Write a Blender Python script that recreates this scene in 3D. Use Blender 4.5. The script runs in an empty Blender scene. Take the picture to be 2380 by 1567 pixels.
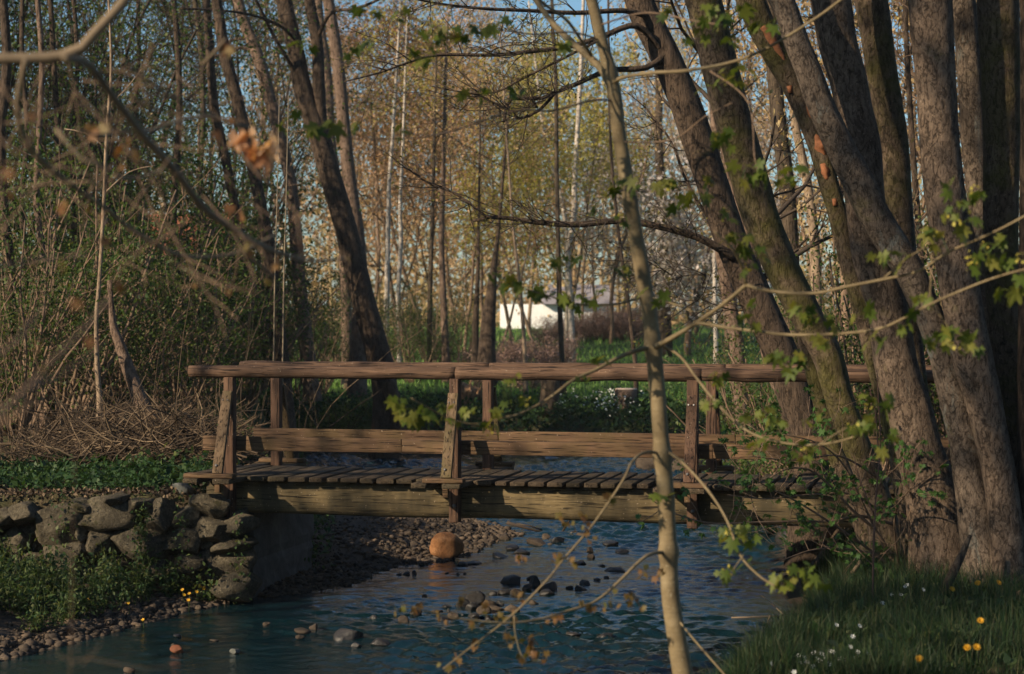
import bpy, bmesh, math, random
import numpy as np
from mathutils import Vector, Matrix, noise

R = math.radians
SC = bpy.context.scene
COL = SC.collection
rng = random.Random(7)
nrng = np.random.default_rng(7)

# ------------------------------------------------------------------ camera frame (units: metres, water level z = 0)
F, CX, CY, ZC = 4627.0, 1190.0, 783.5, 2.7
PITCH = math.atan(63.5 / F)


def W(px, py, Y):
    a, b = (px - CX) / F, (CY - py) / F
    fy = math.cos(PITCH) + b * math.sin(PITCH)
    fz = -math.sin(PITCH) + b * math.cos(PITCH)
    k = Y / fy
    return Vector((a * k, Y, ZC + fz * k))


def sst(a, b, x):
    t = np.clip((np.asarray(x, float) - a) / (b - a), 0, 1)
    return t * t * (3 - 2 * t)


# ------------------------------------------------------------------ objects
def tag(o, label=None, cat=None, group=None, kind=None):
    if label: o['label'] = label
    if cat: o['category'] = cat
    if group: o['group'] = group
    if kind: o['kind'] = kind
    return o


def empty(name, loc, label=None, cat=None, group=None, rz=0.0):
    o = bpy.data.objects.new(name, None)
    COL.objects.link(o)
    o.location = loc
    o.rotation_euler = (0, 0, rz)
    o.empty_display_size = .1
    return tag(o, label, cat, group)


def copy_tree(o, parent=None):
    c = o.copy()
    COL.objects.link(c)
    if parent: c.parent = parent
    for ch in list(o.children): copy_tree(ch, c)
    return c


class MB:
    def __init__(s):
        s.v, s.q, s.t, s.n = [], [], [], 0

    def add(s, V, Q=None, T=None):
        V = np.asarray(V, float).reshape(-1, 3)
        if Q is not None and len(Q): s.q.append(np.asarray(Q, np.int64) + s.n)
        if T is not None and len(T): s.t.append(np.asarray(T, np.int64) + s.n)
        s.v.append(V)
        s.n += len(V)

    def build(s, name, mat, parent=None, local=False, smooth=True):
        V = np.concatenate(s.v) if s.v else np.zeros((0, 3))
        if parent is not None and not local: V = V - np.array(parent.location)
        q = np.concatenate(s.q) if s.q else np.zeros((0, 4), np.int64)
        t = np.concatenate(s.t) if s.t else np.zeros((0, 3), np.int64)
        me = bpy.data.meshes.new(name)
        me.vertices.add(len(V))
        me.vertices.foreach_set('co', V.astype(np.float32).ravel())
        me.loops.add(q.size + t.size)
        me.loops.foreach_set('vertex_index', np.concatenate([q.ravel(), t.ravel()]).astype(np.int32))
        me.polygons.add(len(q) + len(t))
        st = np.concatenate([np.arange(len(q)) * 4, q.size + np.arange(len(t)) * 3]).astype(np.int32)
        me.polygons.foreach_set('loop_start', st)
        me.polygons.foreach_set('use_smooth', np.full(len(q) + len(t), smooth))
        me.update(calc_edges=True)
        me.validate()
        if mat: me.materials.append(mat)
        o = bpy.data.objects.new(name, me)
        COL.objects.link(o)
        if parent is not None: o.parent = parent
        return o

    # --- shapes
    def tube(s, pts, radii, n=6, cap=True, bark=0.0, seed=0.0, bf=6.0):
        P = np.array([tuple(p) for p in pts], float)
        m = len(P)
        Rr = np.broadcast_to(np.asarray(radii, float), (m,))
        Tn = np.gradient(P, axis=0)
        Tn /= np.linalg.norm(Tn, axis=1)[:, None] + 1e-9
        ref = np.array([0.0, 1, 0]) if abs(Tn[0][1]) < .9 else np.array([1.0, 0, 0])
        U = np.zeros((m, 3))
        u = ref - Tn[0] * ref.dot(Tn[0])
        for i in range(m):
            u = u - Tn[i] * u.dot(Tn[i])
            u = u / (np.linalg.norm(u) + 1e-9)
            U[i] = u
        Vv = np.cross(Tn, U)
        an = np.arange(n) * 2 * math.pi / n
        rr = np.repeat(Rr[:, None], n, 1)
        if bark:
            for i in range(m):
                for j in range(n):
                    q = Vector((math.cos(an[j]) * 1.3 + seed, math.sin(an[j]) * 1.3, i * .11))
                    h = P[i][2]
                    w = Vector((math.cos(an[j]) * rr[i, j] * bf * 3, math.sin(an[j]) * rr[i, j] * bf * 3 + seed, h * bf))
                    rr[i, j] *= 1 + bark * (noise.noise(q * .9) * .9 + noise.noise(w) * .5 + noise.noise(w * 2.7) * .35)
        V = P[:, None, :] + rr[:, :, None] * (np.cos(an)[None, :, None] * U[:, None, :] + np.sin(an)[None, :, None] * Vv[:, None, :])
        V = V.reshape(-1, 3)
        i = np.arange(m - 1)[:, None] * n
        j = np.arange(n)[None, :]
        jn = (j + 1) % n
        Q = np.stack([i + j, i + jn, i + n + jn, i + n + j], -1).reshape(-1, 4)
        Tt = []
        if cap:
            V = np.concatenate([V, P[:1], P[-1:]])
            a, b = m * n, m * n + 1
            k = np.arange(n)
            kn = (k + 1) % n
            Tt = np.concatenate([np.stack([kn, k, np.full(n, a)], -1), np.stack([k + (m - 1) * n, kn + (m - 1) * n, np.full(n, b)], -1)])
        s.add(V, Q, Tt)

    def box(s, x0, x1, y0, y1, z0, z1, bev=.006, jit=0.0, r=None):
        # box with bevelled long edges: chamfered prism on all edges through bmesh
        bm = bmesh.new()
        bmesh.ops.create_cube(bm, size=1)
        for v in bm.verts:
            v.co = Vector(((x0 + x1) / 2 + v.co.x * (x1 - x0), (y0 + y1) / 2 + v.co.y * (y1 - y0), (z0 + z1) / 2 + v.co.z * (z1 - z0)))
            if jit:
                rr = r or rng
                v.co += Vector((rr.uniform(-jit, jit), rr.uniform(-jit, jit), rr.uniform(-jit, jit)))
        if bev: bmesh.ops.bevel(bm, geom=bm.edges[:], offset=bev, segments=2, affect='EDGES', profile=.5)
        s.bm(bm)

    def bm(s, bm, M=None):
        if M is not None: bm.transform(M)
        bmesh.ops.triangulate(bm, faces=[f for f in bm.faces if len(f.verts) > 4])
        bm.verts.index_update()
        V = [tuple(v.co) for v in bm.verts]
        Q = [[v.index for v in f.verts] for f in bm.faces if len(f.verts) == 4]
        T = [[v.index for v in f.verts] for f in bm.faces if len(f.verts) == 3]
        s.add(V, Q, T)
        bm.free()

    def plank(s, a, b, wx, th, bev=.006, side=Vector((1, 0, 0)), nseg=1, jit=0.0):
        # board from a to b, wx wide along `side`, th thick
        a, b = Vector(a), Vector(b)
        d = (b - a).normalized()
        sd = (side - d * side.dot(d)).normalized()
        n = d.cross(sd)
        bm = bmesh.new()
        bmesh.ops.create_cube(bm, size=1)
        for v in bm.verts:
            c = v.co.copy()
            p = a.lerp(b, c.z + .5)
            v.co = p + sd * c.x * wx + n * c.y * th
        if bev: bmesh.ops.bevel(bm, geom=bm.edges[:], offset=bev, segments=2, affect='EDGES', profile=.5)
        s.bm(bm)

    def leaves(s, P, size, up=.3, aspect=.55, seed=0, droop=0.0):
        P = np.asarray(P, float)
        n = len(P)
        g = np.random.default_rng(seed)
        A = g.normal(size=(n, 3))
        A[:, 2] -= droop
        A /= np.linalg.norm(A, axis=1)[:, None] + 1e-9
        Nn = g.normal(size=(n, 3))
        Nn[:, 2] = np.abs(Nn[:, 2]) + up
        B = np.cross(Nn, A)
        B /= np.linalg.norm(B, axis=1)[:, None] + 1e-9
        C = np.cross(A, B)
        sz = np.broadcast_to(np.asarray(size, float), (n,)) * g.uniform(.6, 1.35, n)
        L = sz[:, None]
        V = np.stack([P, P + A * L * .45 + B * L * aspect * .5 + C * L * .08, P + A * L - C * L * .1, P + A * L * .45 - B * L * aspect * .5 + C * L * .08], 1)
        Q = np.arange(n * 4).reshape(n, 4)
        s.add(V.reshape(-1, 3), Q)


# icosphere bases for rocks
ICO = {}
for sd in (1, 2, 3, 4):
    bm_ = bmesh.new()
    bmesh.ops.create_icosphere(bm_, subdivisions=sd, radius=1)
    bm_.verts.index_update()
    ICO[sd] = (np.array([tuple(v.co) for v in bm_.verts]), np.array([[v.index for v in f.verts] for f in bm_.faces]))
    bm_.free()


def rock_verts(seed, sub=3, lump=.22, cuts=7, fine=.03, blocky=1.0, c0=.55, c1=.85, hard=.93):
    g = np.random.default_rng(seed)
    V = ICO[sub][0].copy()
    if blocky != 1.0: V = np.sign(V) * np.abs(V) ** blocky
    for k in range(cuts):
        n = g.normal(size=3)
        n /= np.linalg.norm(n)
        c = g.uniform(c0, c1)
        d = V @ n
        over = np.maximum(d - c, 0)
        V -= n[None, :] * over[:, None] * hard
    def fbm(f, m):
        o = np.zeros(len(V))
        for i in range(m):
            k = g.normal(size=3) * f
            o += np.sin(V @ k + g.uniform(0, 6.28))
        return o / m
    V *= (1 + lump * fbm(1.8, 4) + fine * 1.6 * fbm(6, 7) + fine * fbm(13, 9))[:, None]
    return V


def rock(mb, c, size, seed, sub=3, rot=None, **k):
    V = rock_verts(seed, sub, **k) * (np.array(size) / 2)
    if rot is not None: V = V @ np.array(Matrix.Rotation(rot[1], 3, 'Y') @ Matrix.Rotation(rot[0], 3, 'Z')).T
    mb.add(V + np.array(tuple(c)), None, ICO[sub][1])


# ------------------------------------------------------------------ materials
def newmat(name):
    m = bpy.data.materials.new(name)
    m.use_nodes = True
    nt = m.node_tree
    return m, nt, nt.nodes['Principled BSDF']


def nd(nt, t, **kw):
    n = nt.nodes.new(t)
    for k, v in kw.items():
        if hasattr(n, k) and k not in ('Scale',): setattr(n, k, v)
        else: n.inputs[k.replace('_', ' ')].default_value = v
    return n


def coord(nt, scale=(1, 1, 1), rot=(0, 0, 0), src='Object'):
    tc = nt.nodes.new('ShaderNodeTexCoord')
    mp = nt.nodes.new('ShaderNodeMapping')
    mp.inputs['Scale'].default_value = scale
    mp.inputs['Rotation'].default_value = rot
    nt.links.new(tc.outputs[src], mp.inputs['Vector'])
    return mp.outputs['Vector']


def ntex(nt, vec, scale, detail=5, rough=.6, dist=0.0):
    n = nt.nodes.new('ShaderNodeTexNoise')
    n.inputs['Scale'].default_value = scale
    n.inputs['Detail'].default_value = detail
    n.inputs['Roughness'].default_value = rough
    n.inputs['Distortion'].default_value = dist
    if vec is not None: nt.links.new(vec, n.inputs['Vector'])
    return n.outputs['Fac']


def vor(nt, vec, scale, feature='F1', out='Distance', rnd=1.0):
    n = nt.nodes.new('ShaderNodeTexVoronoi')
    n.feature = feature
    n.inputs['Scale'].default_value = scale
    n.inputs['Randomness'].default_value = rnd
    if vec is not None: nt.links.new(vec, n.inputs['Vector'])
    return n.outputs[out]


def ramp(nt, fac, stops, interp='LINEAR'):
    n = nt.nodes.new('ShaderNodeValToRGB')
    n.color_ramp.interpolation = interp
    el = n.color_ramp.elements
    while len(el) < len(stops): el.new(.5)
    for e, (p, c) in zip(el, stops):
        e.position = p
        e.color = (c, c, c, 1) if isinstance(c, (int, float)) else (*c, 1)
    nt.links.new(fac, n.inputs['Fac'])
    return n.outputs['Color']


def mix(nt, fac, a, b, mode='MIX'):
    n = nt.nodes.new('ShaderNodeMix')
    n.data_type = 'RGBA'
    n.blend_type = mode
    for sock, v in ((n.inputs[0], fac), (n.inputs[6], a), (n.inputs[7], b)):
        if isinstance(v, (int, float)): sock.default_value = v if sock == n.inputs[0] else (v, v, v, 1)
        elif isinstance(v, tuple): sock.default_value = (*v, 1)
        else: nt.links.new(v, sock)
    return n.outputs[2]


def math_(nt, op, a, b=0.0):
    n = nt.nodes.new('ShaderNodeMath')
    n.operation = op
    for i, v in enumerate((a, b)):
        if isinstance(v, (int, float)): n.inputs[i].default_value = v
        else: nt.links.new(v, n.inputs[i])
    return n.outputs[0]


def bump(nt, h, strength, dist, bsdf, normal=None):
    n = nt.nodes.new('ShaderNodeBump')
    n.inputs['Strength'].default_value = strength
    n.inputs['Distance'].default_value = dist
    nt.links.new(h, n.inputs['Height'])
    if normal is not None: nt.links.new(normal, n.inputs['Normal'])
    if bsdf: nt.links.new(n.outputs['Normal'], bsdf.inputs['Normal'])
    return n.outputs['Normal']


def mul(c, k): return tuple(x * k for x in c)


def island(nt):
    g = nt.nodes.new('ShaderNodeNewGeometry')
    return g.outputs['Random Per Island']


def bark_mat(name, base, dark, light, scale=14.0, vs=.38, moss=0.0, lichen=0.0, b=.9, mosscol=(.085, .08, .016)):
    m, nt, bs = newmat(name)
    vec = coord(nt, (1, 1, vs))
    vec0 = coord(nt)
    wn = nt.nodes.new('ShaderNodeTexNoise')
    wn.inputs['Scale'].default_value = scale * .8
    wn.inputs['Detail'].default_value = 4
    nt.links.new(vec, wn.inputs['Vector'])
    vm = nt.nodes.new('ShaderNodeVectorMath'); vm.operation = 'SCALE'
    vm.inputs['Scale'].default_value = 1.6 / scale
    nt.links.new(wn.outputs['Color'], vm.inputs[0])
    va = nt.nodes.new('ShaderNodeVectorMath'); va.operation = 'ADD'
    nt.links.new(vec, va.inputs[0]); nt.links.new(vm.outputs[0], va.inputs[1])
    n1 = ntex(nt, vec, scale * 1.6, 9, .72, .3)
    n2 = ntex(nt, vec0, 2.2, 3, .6)
    n3 = ntex(nt, va.outputs[0], scale * 3.2, 5, .7)
    cr = vor(nt, va.outputs[0], scale * 1.7, 'DISTANCE_TO_EDGE')
    crack = ramp(nt, math_(nt, 'ADD', cr, math_(nt, 'MULTIPLY', math_(nt, 'SUBTRACT', n1, .42), .9)), [(0.0, 0.0), (.16, 1.0)])
    pit = ramp(nt, n3, [(.33, 0.0), (.42, 1.0)])
    c = ramp(nt, n1, [(.28, dark), (.5, base), (.75, light)])
    c = mix(nt, ramp(nt, n2, [(.35, 0), (.65, .55)]), c, mul(base, .6))
    c = mix(nt, math_(nt, 'MULTIPLY', math_(nt, 'SUBTRACT', 1.0, crack), .6), c, mul(dark, .5))
    c = mix(nt, math_(nt, 'MULTIPLY', math_(nt, 'SUBTRACT', 1.0, pit), .6), c, mul(dark, .5))
    fl = ntex(nt, vec0, 46, 3, .6)
    c = mix(nt, ramp(nt, fl, [(.6, 0), (.7, .4)]), c, mul(light, 1.35))
    if moss:
        mn = ntex(nt, vec0, 1.5, 7, .75, .5)
        c = mix(nt, ramp(nt, mn, [(.64 - moss * .22, 0), (.8 - moss * .22, .75)]), c, mosscol)
    if lichen:
        vl = coord(nt, (1, 1, .45), (.3, .2, 0))
        ln = ntex(nt, vl, 3.2, 10, .78, .8)
        c = mix(nt, ramp(nt, ln, [(.66 - lichen * .12, 0), (.76 - lichen * .12, .6)]), c, (.21, .24, .225))
    nt.links.new(c, bs.inputs['Base Color'])
    bs.inputs['Roughness'].default_value = .9
    bs.inputs['Specular IOR Level'].default_value = .25
    h = math_(nt, 'ADD', math_(nt, 'ADD', math_(nt, 'MULTIPLY', crack, .35), math_(nt, 'MULTIPLY', pit, .45)), n1)
    bump(nt, h, b, .035, bs)
    return m


def wood_mat(name, axis, base, dark, light, stain=None, spots=True):
    m, nt, bs = newmat(name)
    s = [22.0, 22.0, 22.0]
    s[axis] = 1.1
    vec = coord(nt, tuple(s))
    v0 = coord(nt)
    g = ntex(nt, vec, 1.0, 7, .65, .6)
    g2 = ntex(nt, vec, 3.3, 4, .6)
    big = ntex(nt, v0, 2.1, 4, .6)
    c = ramp(nt, g, [(.28, dark), (.5, base), (.75, light)])
    c = mix(nt, ramp(nt, big, [(.35, .0), (.7, .65)]), c, mul(base, .55))
    if stain:
        sn = ntex(nt, coord(nt, (1.6, 1.6, .7)), 1.9, 4, .6)
        c = mix(nt, ramp(nt, sn, [(.42, 0), (.62, .85)]), c, stain)
    crack = ramp(nt, g2, [(.36, 0), (.44, 1)])
    c = mix(nt, crack, mul(dark, .35), c)
    if spots:
        sp = ntex(nt, v0, 55, 1, .4)
        c = mix(nt, ramp(nt, sp, [(.73, 0), (.76, .6)]), c, (.32, .25, .18))
    rp = island(nt)
    c = mix(nt, 1.0, c, ramp(nt, rp, [(0, .7), (1, 1.25)]), 'MULTIPLY')
    nt.links.new(c, bs.inputs['Base Color'])
    bs.inputs['Roughness'].default_value = .82
    bs.inputs['Specular IOR Level'].default_value = .25
    bump(nt, math_(nt, 'ADD', g, math_(nt, 'MULTIPLY', crack, .5)), .7, .012, bs)
    return m


def stone_mat(name, base, light, dark, rough=.9, scale=4.0, patch=None, isl=True, b=.8, spec=.3):
    m, nt, bs = newmat(name)
    v0 = coord(nt)
    n1 = ntex(nt, v0, scale, 8, .68)
    n2 = ntex(nt, v0, scale * 6, 5, .7)
    c = ramp(nt, n1, [(.3, dark), (.52, base), (.75, light)])
    c = mix(nt, ramp(nt, n2, [(.35, .0), (.7, .5)]), c, mul(dark, .8))
    if isl:
        rp = island(nt)
        c = mix(nt, 1.0, c, ramp(nt, rp, [(0, (.6, .6, .63)), (.4, (.95, .92, .88)), (.7, (1.15, 1.05, .95)), (1, (1.35, 1.3, 1.25))]), 'MULTIPLY')
    if patch:
        pn = ntex(nt, v0, scale * 1.1, 4, .65)
        c = mix(nt, ramp(nt, pn, [(.6, 0), (.66, .8)]), c, patch)
    nt.links.new(c, bs.inputs['Base Color'])
    bs.inputs['Roughness'].default_value = rough
    bs.inputs['Specular IOR Level'].default_value = spec
    bump(nt, math_(nt, 'ADD', n1, math_(nt, 'MULTIPLY', n2, .4)), b, .03, bs)
    return m


def leaf_mat(name, cols, trans=.35, rough=.55):
    m, nt, bs = newmat(name)
    c = ramp(nt, island(nt), [(i / max(1, len(cols) - 1), x) for i, x in enumerate(cols)])
    nt.links.new(c, bs.inputs['Base Color'])
    bs.inputs['Roughness'].default_value = rough
    bs.inputs['Specular IOR Level'].default_value = .3
    tr = nt.nodes.new('ShaderNodeBsdfTranslucent')
    tc = mix(nt, 1.0, c, (1.25, 1.15, .6), 'MULTIPLY')
    nt.links.new(tc, tr.inputs['Color'])
    ms = nt.nodes.new('ShaderNodeMixShader')
    ms.inputs['Fac'].default_value = trans
    nt.links.new(bs.outputs[0], ms.inputs[1])
    nt.links.new(tr.outputs[0], ms.inputs[2])
    nt.links.new(ms.outputs[0], nt.nodes['Material Output'].inputs['Surface'])
    return m


def plain(name, col, rough=.7, nsc=8, var=.35, spec=.3):
    m, nt, bs = newmat(name)
    n = ntex(nt, coord(nt), nsc, 5, .6)
    nt.links.new(ramp(nt, n, [(.3, mul(col, 1 - var)), (.7, mul(col, 1 + var))]), bs.inputs['Base Color'])
    bs.inputs['Roughness'].default_value = rough
    bs.inputs['Specular IOR Level'].default_value = spec
    return m


M = {}
M['bark_big'] = bark_mat('bark_ruddy_grey', (.165, .118, .085), (.06, .043, .031), (.28, .21, .155), 13, .5, moss=.25, lichen=.35)
M['bark_moss'] = bark_mat('bark_mossy', (.14, .1, .068), (.048, .035, .023), (.24, .18, .125), 13, .5, moss=.85, lichen=.1)
M['bark_lichen'] = bark_mat('bark_lichen', (.145, .11, .083), (.052, .04, .031), (.25, .195, .15), 16, .55, moss=.3, lichen=1.05)
M['bark_dark'] = bark_mat('bark_dark_furrowed', (.085, .06, .043), (.03, .022, .016), (.15, .105, .075), 12, .3, moss=.15)
M['bark_pink'] = bark_mat('bark_pale_ruddy', (.19, .13, .095), (.09, .058, .042), (.3, .215, .165), 10, .4)
M['bark_back'] = bark_mat('bark_brown', (.095, .07, .048), (.036, .027, .02), (.15, .115, .08), 9, .3, moss=.25)
M['bark_birch'] = bark_mat('bark_birch', (.5, .44, .38), (.16, .13, .11), (.68, .62, .55), 5, 2.2, b=.3)
M['bark_tan'] = bark_mat('bark_pale_tan', (.3, .22, .15), (.16, .11, .075), (.42, .32, .23), 7, .4, b=.5)
M['bramble'] = leaf_mat('bramble_stem', [(.04, .028, .018), (.08, .055, .034), (.13, .092, .056)], .0, .85)
M['twig_dark'] = plain('twig_dark', (.045, .033, .025), .85)
M['twig_brown'] = plain('twig_brown', (.17, .115, .078), .85)
M['twig_tan'] = plain('twig_tan', (.2, .145, .095), .85)
M['twig_pale'] = plain('twig_pale', (.2, .16, .11), .8)
M['twig_bough'] = plain('twig_bough', (.17, .13, .088), .85)
M['leaf_brown_dark'] = leaf_mat('brown_leaf', [(.14, .065, .03), (.2, .1, .045), (.16, .12, .04)], .3)
M['brush'] = leaf_mat('dead_twigs', [(.03, .022, .015), (.065, .045, .029), (.105, .072, .045), (.2, .145, .09)], .0, .85)
M['scar'] = plain('bare_orange_wood', (.3, .12, .055), .85, 25, .5)


def sapling_bark():
    m, nt, bs = newmat('sapling_bark')
    v0 = coord(nt)
    n1 = ntex(nt, v0, 9, 6, .6)
    n2 = ntex(nt, coord(nt, (1, 1, 3.5)), 18, 5, .65)
    c = ramp(nt, n1, [(.3, (.115, .085, .046)), (.55, (.185, .143, .08)), (.75, (.25, .2, .12))])
    c = mix(nt, ramp(nt, n2, [(.58, 0), (.7, .5)]), c, (.1, .075, .045))
    c = mix(nt, ramp(nt, ntex(nt, v0, 60, 2, .5), [(.66, 0), (.7, .4)]), c, (.38, .33, .23))
    nt.links.new(c, bs.inputs['Base Color'])
    bs.inputs['Roughness'].default_value = .75
    bs.inputs['Specular IOR Level'].default_value = .25
    bump(nt, math_(nt, 'ADD', n1, n2), .5, .008, bs)
    return m


M['sapling'] = sapling_bark()
M['wood_x'] = wood_mat('weathered_wood_rail', 0, (.105, .062, .04), (.034, .021, .015), (.25, .155, .1))
M['wood_z'] = wood_mat('weathered_wood_post', 2, (.095, .054, .035), (.038, .022, .016), (.21, .12, .075))
M['wood_brace'] = wood_mat('weathered_wood_brace', 2, (.15, .1, .06), (.06, .04, .025), (.26, .18, .11), stain=(.1, .08, .036))
M['wood_y'] = wood_mat('weathered_wood_deck', 1, (.085, .06, .037), (.034, .024, .016), (.16, .12, .08), stain=(.045, .036, .02))
M['wood_mid'] = wood_mat('weathered_wood_board', 0, (.13, .076, .044), (.05, .03, .02), (.23, .14, .08), stain=(.085, .056, .026))
M['wood_beam'] = wood_mat('algae_stained_beam', 0, (.125, .092, .046), (.046, .035, .02), (.2, .15, .075), stain=(.032, .027, .016))
M['metal'] = plain('rusty_bolt', (.09, .085, .085), .45, 40, .4, .5)
def wall_stone():
    m, nt, bs = newmat('dark_wall_stone')
    v0 = coord(nt)
    n1 = ntex(nt, v0, 5, 9, .72)
    n2 = ntex(nt, v0, 26, 6, .75)
    c = ramp(nt, n1, [(.3, (.03, .028, .023)), (.5, (.085, .078, .062)), (.72, (.16, .145, .115))])
    c = mix(nt, ramp(nt, n2, [(.36, .7), (.55, 0)]), c, (.022, .02, .017))
    c = mix(nt, ramp(nt, ntex(nt, v0, 60, 3, .6), [(.62, 0), (.7, .6)]), c, (.24, .22, .18))
    c = mix(nt, 1.0, c, ramp(nt, island(nt), [(0, (.6, .62, .62)), (.5, (1, .96, .88)), (1, (1.3, 1.2, 1.05))]), 'MULTIPLY')
    c = mix(nt, ramp(nt, ntex(nt, v0, 4.2, 7, .75, .4), [(.56, 0), (.66, .8)]), c, (.045, .045, .014))
    nt.links.new(c, bs.inputs['Base Color'])
    bs.inputs['Roughness'].default_value = .95
    bs.inputs['Specular IOR Level'].default_value = .2
    bump(nt, math_(nt, 'ADD', n1, math_(nt, 'MULTIPLY', n2, .6)), 1.0, .06, bs)
    return m


M['stone'] = wall_stone()
M['stone_pale'] = stone_mat('pale_grey_stone', (.13, .135, .125), (.2, .205, .19), (.07, .075, .07), isl=False)
M['concrete'] = stone_mat('old_concrete', (.1, .1, .095), (.17, .17, .16), (.05, .05, .048), scale=2.2, isl=False, b=.5)
M['boulder'] = stone_mat('orange_sandstone', (.36, .165, .062), (.47, .25, .115), (.2, .09, .038), isl=False, scale=3.0)
def boulder_mat():
    m, nt, bs = newmat('orange_sandstone')
    v0 = coord(nt)
    sp = nt.nodes.new('ShaderNodeSeparateXYZ')
    nt.links.new(v0, sp.inputs[0])
    n1 = ntex(nt, v0, 9, 8, .7)
    n2 = ntex(nt, v0, 60, 5, .75)
    c = ramp(nt, n1, [(.3, (.17, .075, .032)), (.5, (.33, .155, .065)), (.72, (.46, .25, .125))])
    c = mix(nt, ramp(nt, n2, [(.35, .55), (.55, 0)]), c, (.12, .06, .03))
    wet = ramp(nt, math_(nt, 'ADD', sp.outputs['Z'], math_(nt, 'MULTIPLY', n1, .05)), [(.05, 1), (.09, 0)])
    c = mix(nt, math_(nt, 'MULTIPLY', wet, .85), c, (.04, .022, .013))
    nt.links.new(c, bs.inputs['Base Color'])
    bs.inputs['Roughness'].default_value = .9
    bs.inputs['Specular IOR Level'].default_value = .2
    bump(nt, math_(nt, 'ADD', n1, math_(nt, 'MULTIPLY', n2, .5)), 1.0, .03, bs)
    return m


M['boulder'] = boulder_mat()
M['white_spot'] = plain('white_splash', (.7, .66, .6), .8)
M['rock_wet'] = stone_mat('wet_dark_stone', (.032, .03, .028), (.07, .06, .05), (.014, .013, .012), .42, isl=False, spec=.5)
M['rock_dry'] = stone_mat('dry_brown_stone', (.07, .052, .037), (.13, .098, .07), (.03, .023, .018), .85, isl=False)
M['rock_rust'] = stone_mat('rusty_stone', (.2, .07, .032), (.28, .11, .055), (.12, .045, .024), .7, isl=False)
M['pebble'] = stone_mat('pebbles', (.085, .066, .05), (.14, .108, .08), (.04, .032, .025), .85, scale=2.0, spec=.3)
M['cut_wood'] = plain('fresh_cut_wood', (.68, .53, .42), .8, 12, .2)
M['rotten'] = bark_mat('rotten_orange_wood', (.34, .19, .1), (.14, .08, .045), (.5, .32, .19), 11, .4, b=.9)
M['leaf_maple'] = leaf_mat('maple_leaf', [(.055, .09, .016), (.085, .125, .02), (.13, .155, .026), (.165, .16, .032)], .45)
M['leaf_bud'] = leaf_mat('maple_bud_leaf', [(.14, .105, .028), (.17, .085, .036), (.11, .11, .028)], .4)
M['leaf_flower'] = leaf_mat('maple_blossom', [(.34, .3, .05), (.42, .36, .07)], .3)
M['leaf_brown'] = leaf_mat('dry_brown_leaf', [(.4, .17, .075), (.55, .3, .16), (.7, .5, .34)], .35)
M['leaf_green'] = leaf_mat('young_green_leaf', [(.022, .05, .012), (.04, .085, .018), (.065, .11, .022), (.11, .135, .03)], .4)
M['leaf_currant'] = leaf_mat('currant_leaf', [(.05, .12, .03), (.075, .16, .04), (.1, .18, .045)], .4)
M['leaf_olive'] = leaf_mat('olive_bud_leaf', [(.09, .08, .025), (.14, .13, .035), (.19, .175, .05)], .4)
M['leaf_yellow'] = leaf_mat('yellow_spring_leaf', [(.3, .26, .05), (.42, .37, .08), (.5, .44, .13)], .45)
M['leaf_rust'] = leaf_mat('rusty_catkins', [(.36, .2, .11), (.46, .28, .16), (.54, .36, .22)], .35)
M['leaf_tan'] = leaf_mat('tan_buds', [(.32, .22, .12), (.46, .33, .19), (.38, .31, .14)], .35)
M['leaf_pink'] = leaf_mat('pink_brown_twigs', [(.3, .18, .15), (.42, .28, .24), (.34, .21, .17)], .2)
M['leaf_blossom'] = leaf_mat('pale_blossom', [(.5, .44, .42), (.62, .57, .56), (.4, .36, .36)], .3)
M['cover'] = leaf_mat('ground_cover_leaf', [(.014, .04, .015), (.024, .06, .02), (.036, .08, .025), (.05, .09, .027)], .3)
M['weed'] = leaf_mat('weed_leaf', [(.025, .06, .02), (.05, .095, .03), (.085, .125, .04), (.12, .14, .05)], .35)
M['grass'] = leaf_mat('grass_blade', [(.01, .03, .011), (.017, .044, .015), (.03, .06, .02), (.085, .085, .04)], .3)
M['meadow'] = leaf_mat('meadow_grass', [(.11, .24, .05), (.16, .3, .065), (.22, .34, .09)], .3)
M['petal_y'] = leaf_mat('yellow_petal', [(.6, .3, .015), (.66, .38, .03)], .25)
M['petal_w'] = leaf_mat('white_petal', [(.75, .78, .76), (.85, .86, .85)], .3)
M['render'] = plain('white_render', (.72, .73, .74), .8, 3, .08)
M['roof_grey'] = plain('grey_roof', (.26, .245, .27), .8, 6, .15)
M['roof_red'] = plain('red_tiles', (.32, .11, .055), .8, 20, .3)
M['glass'] = plain('dark_pane', (.03, .035, .04), .1, 3, .2, .6)


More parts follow.
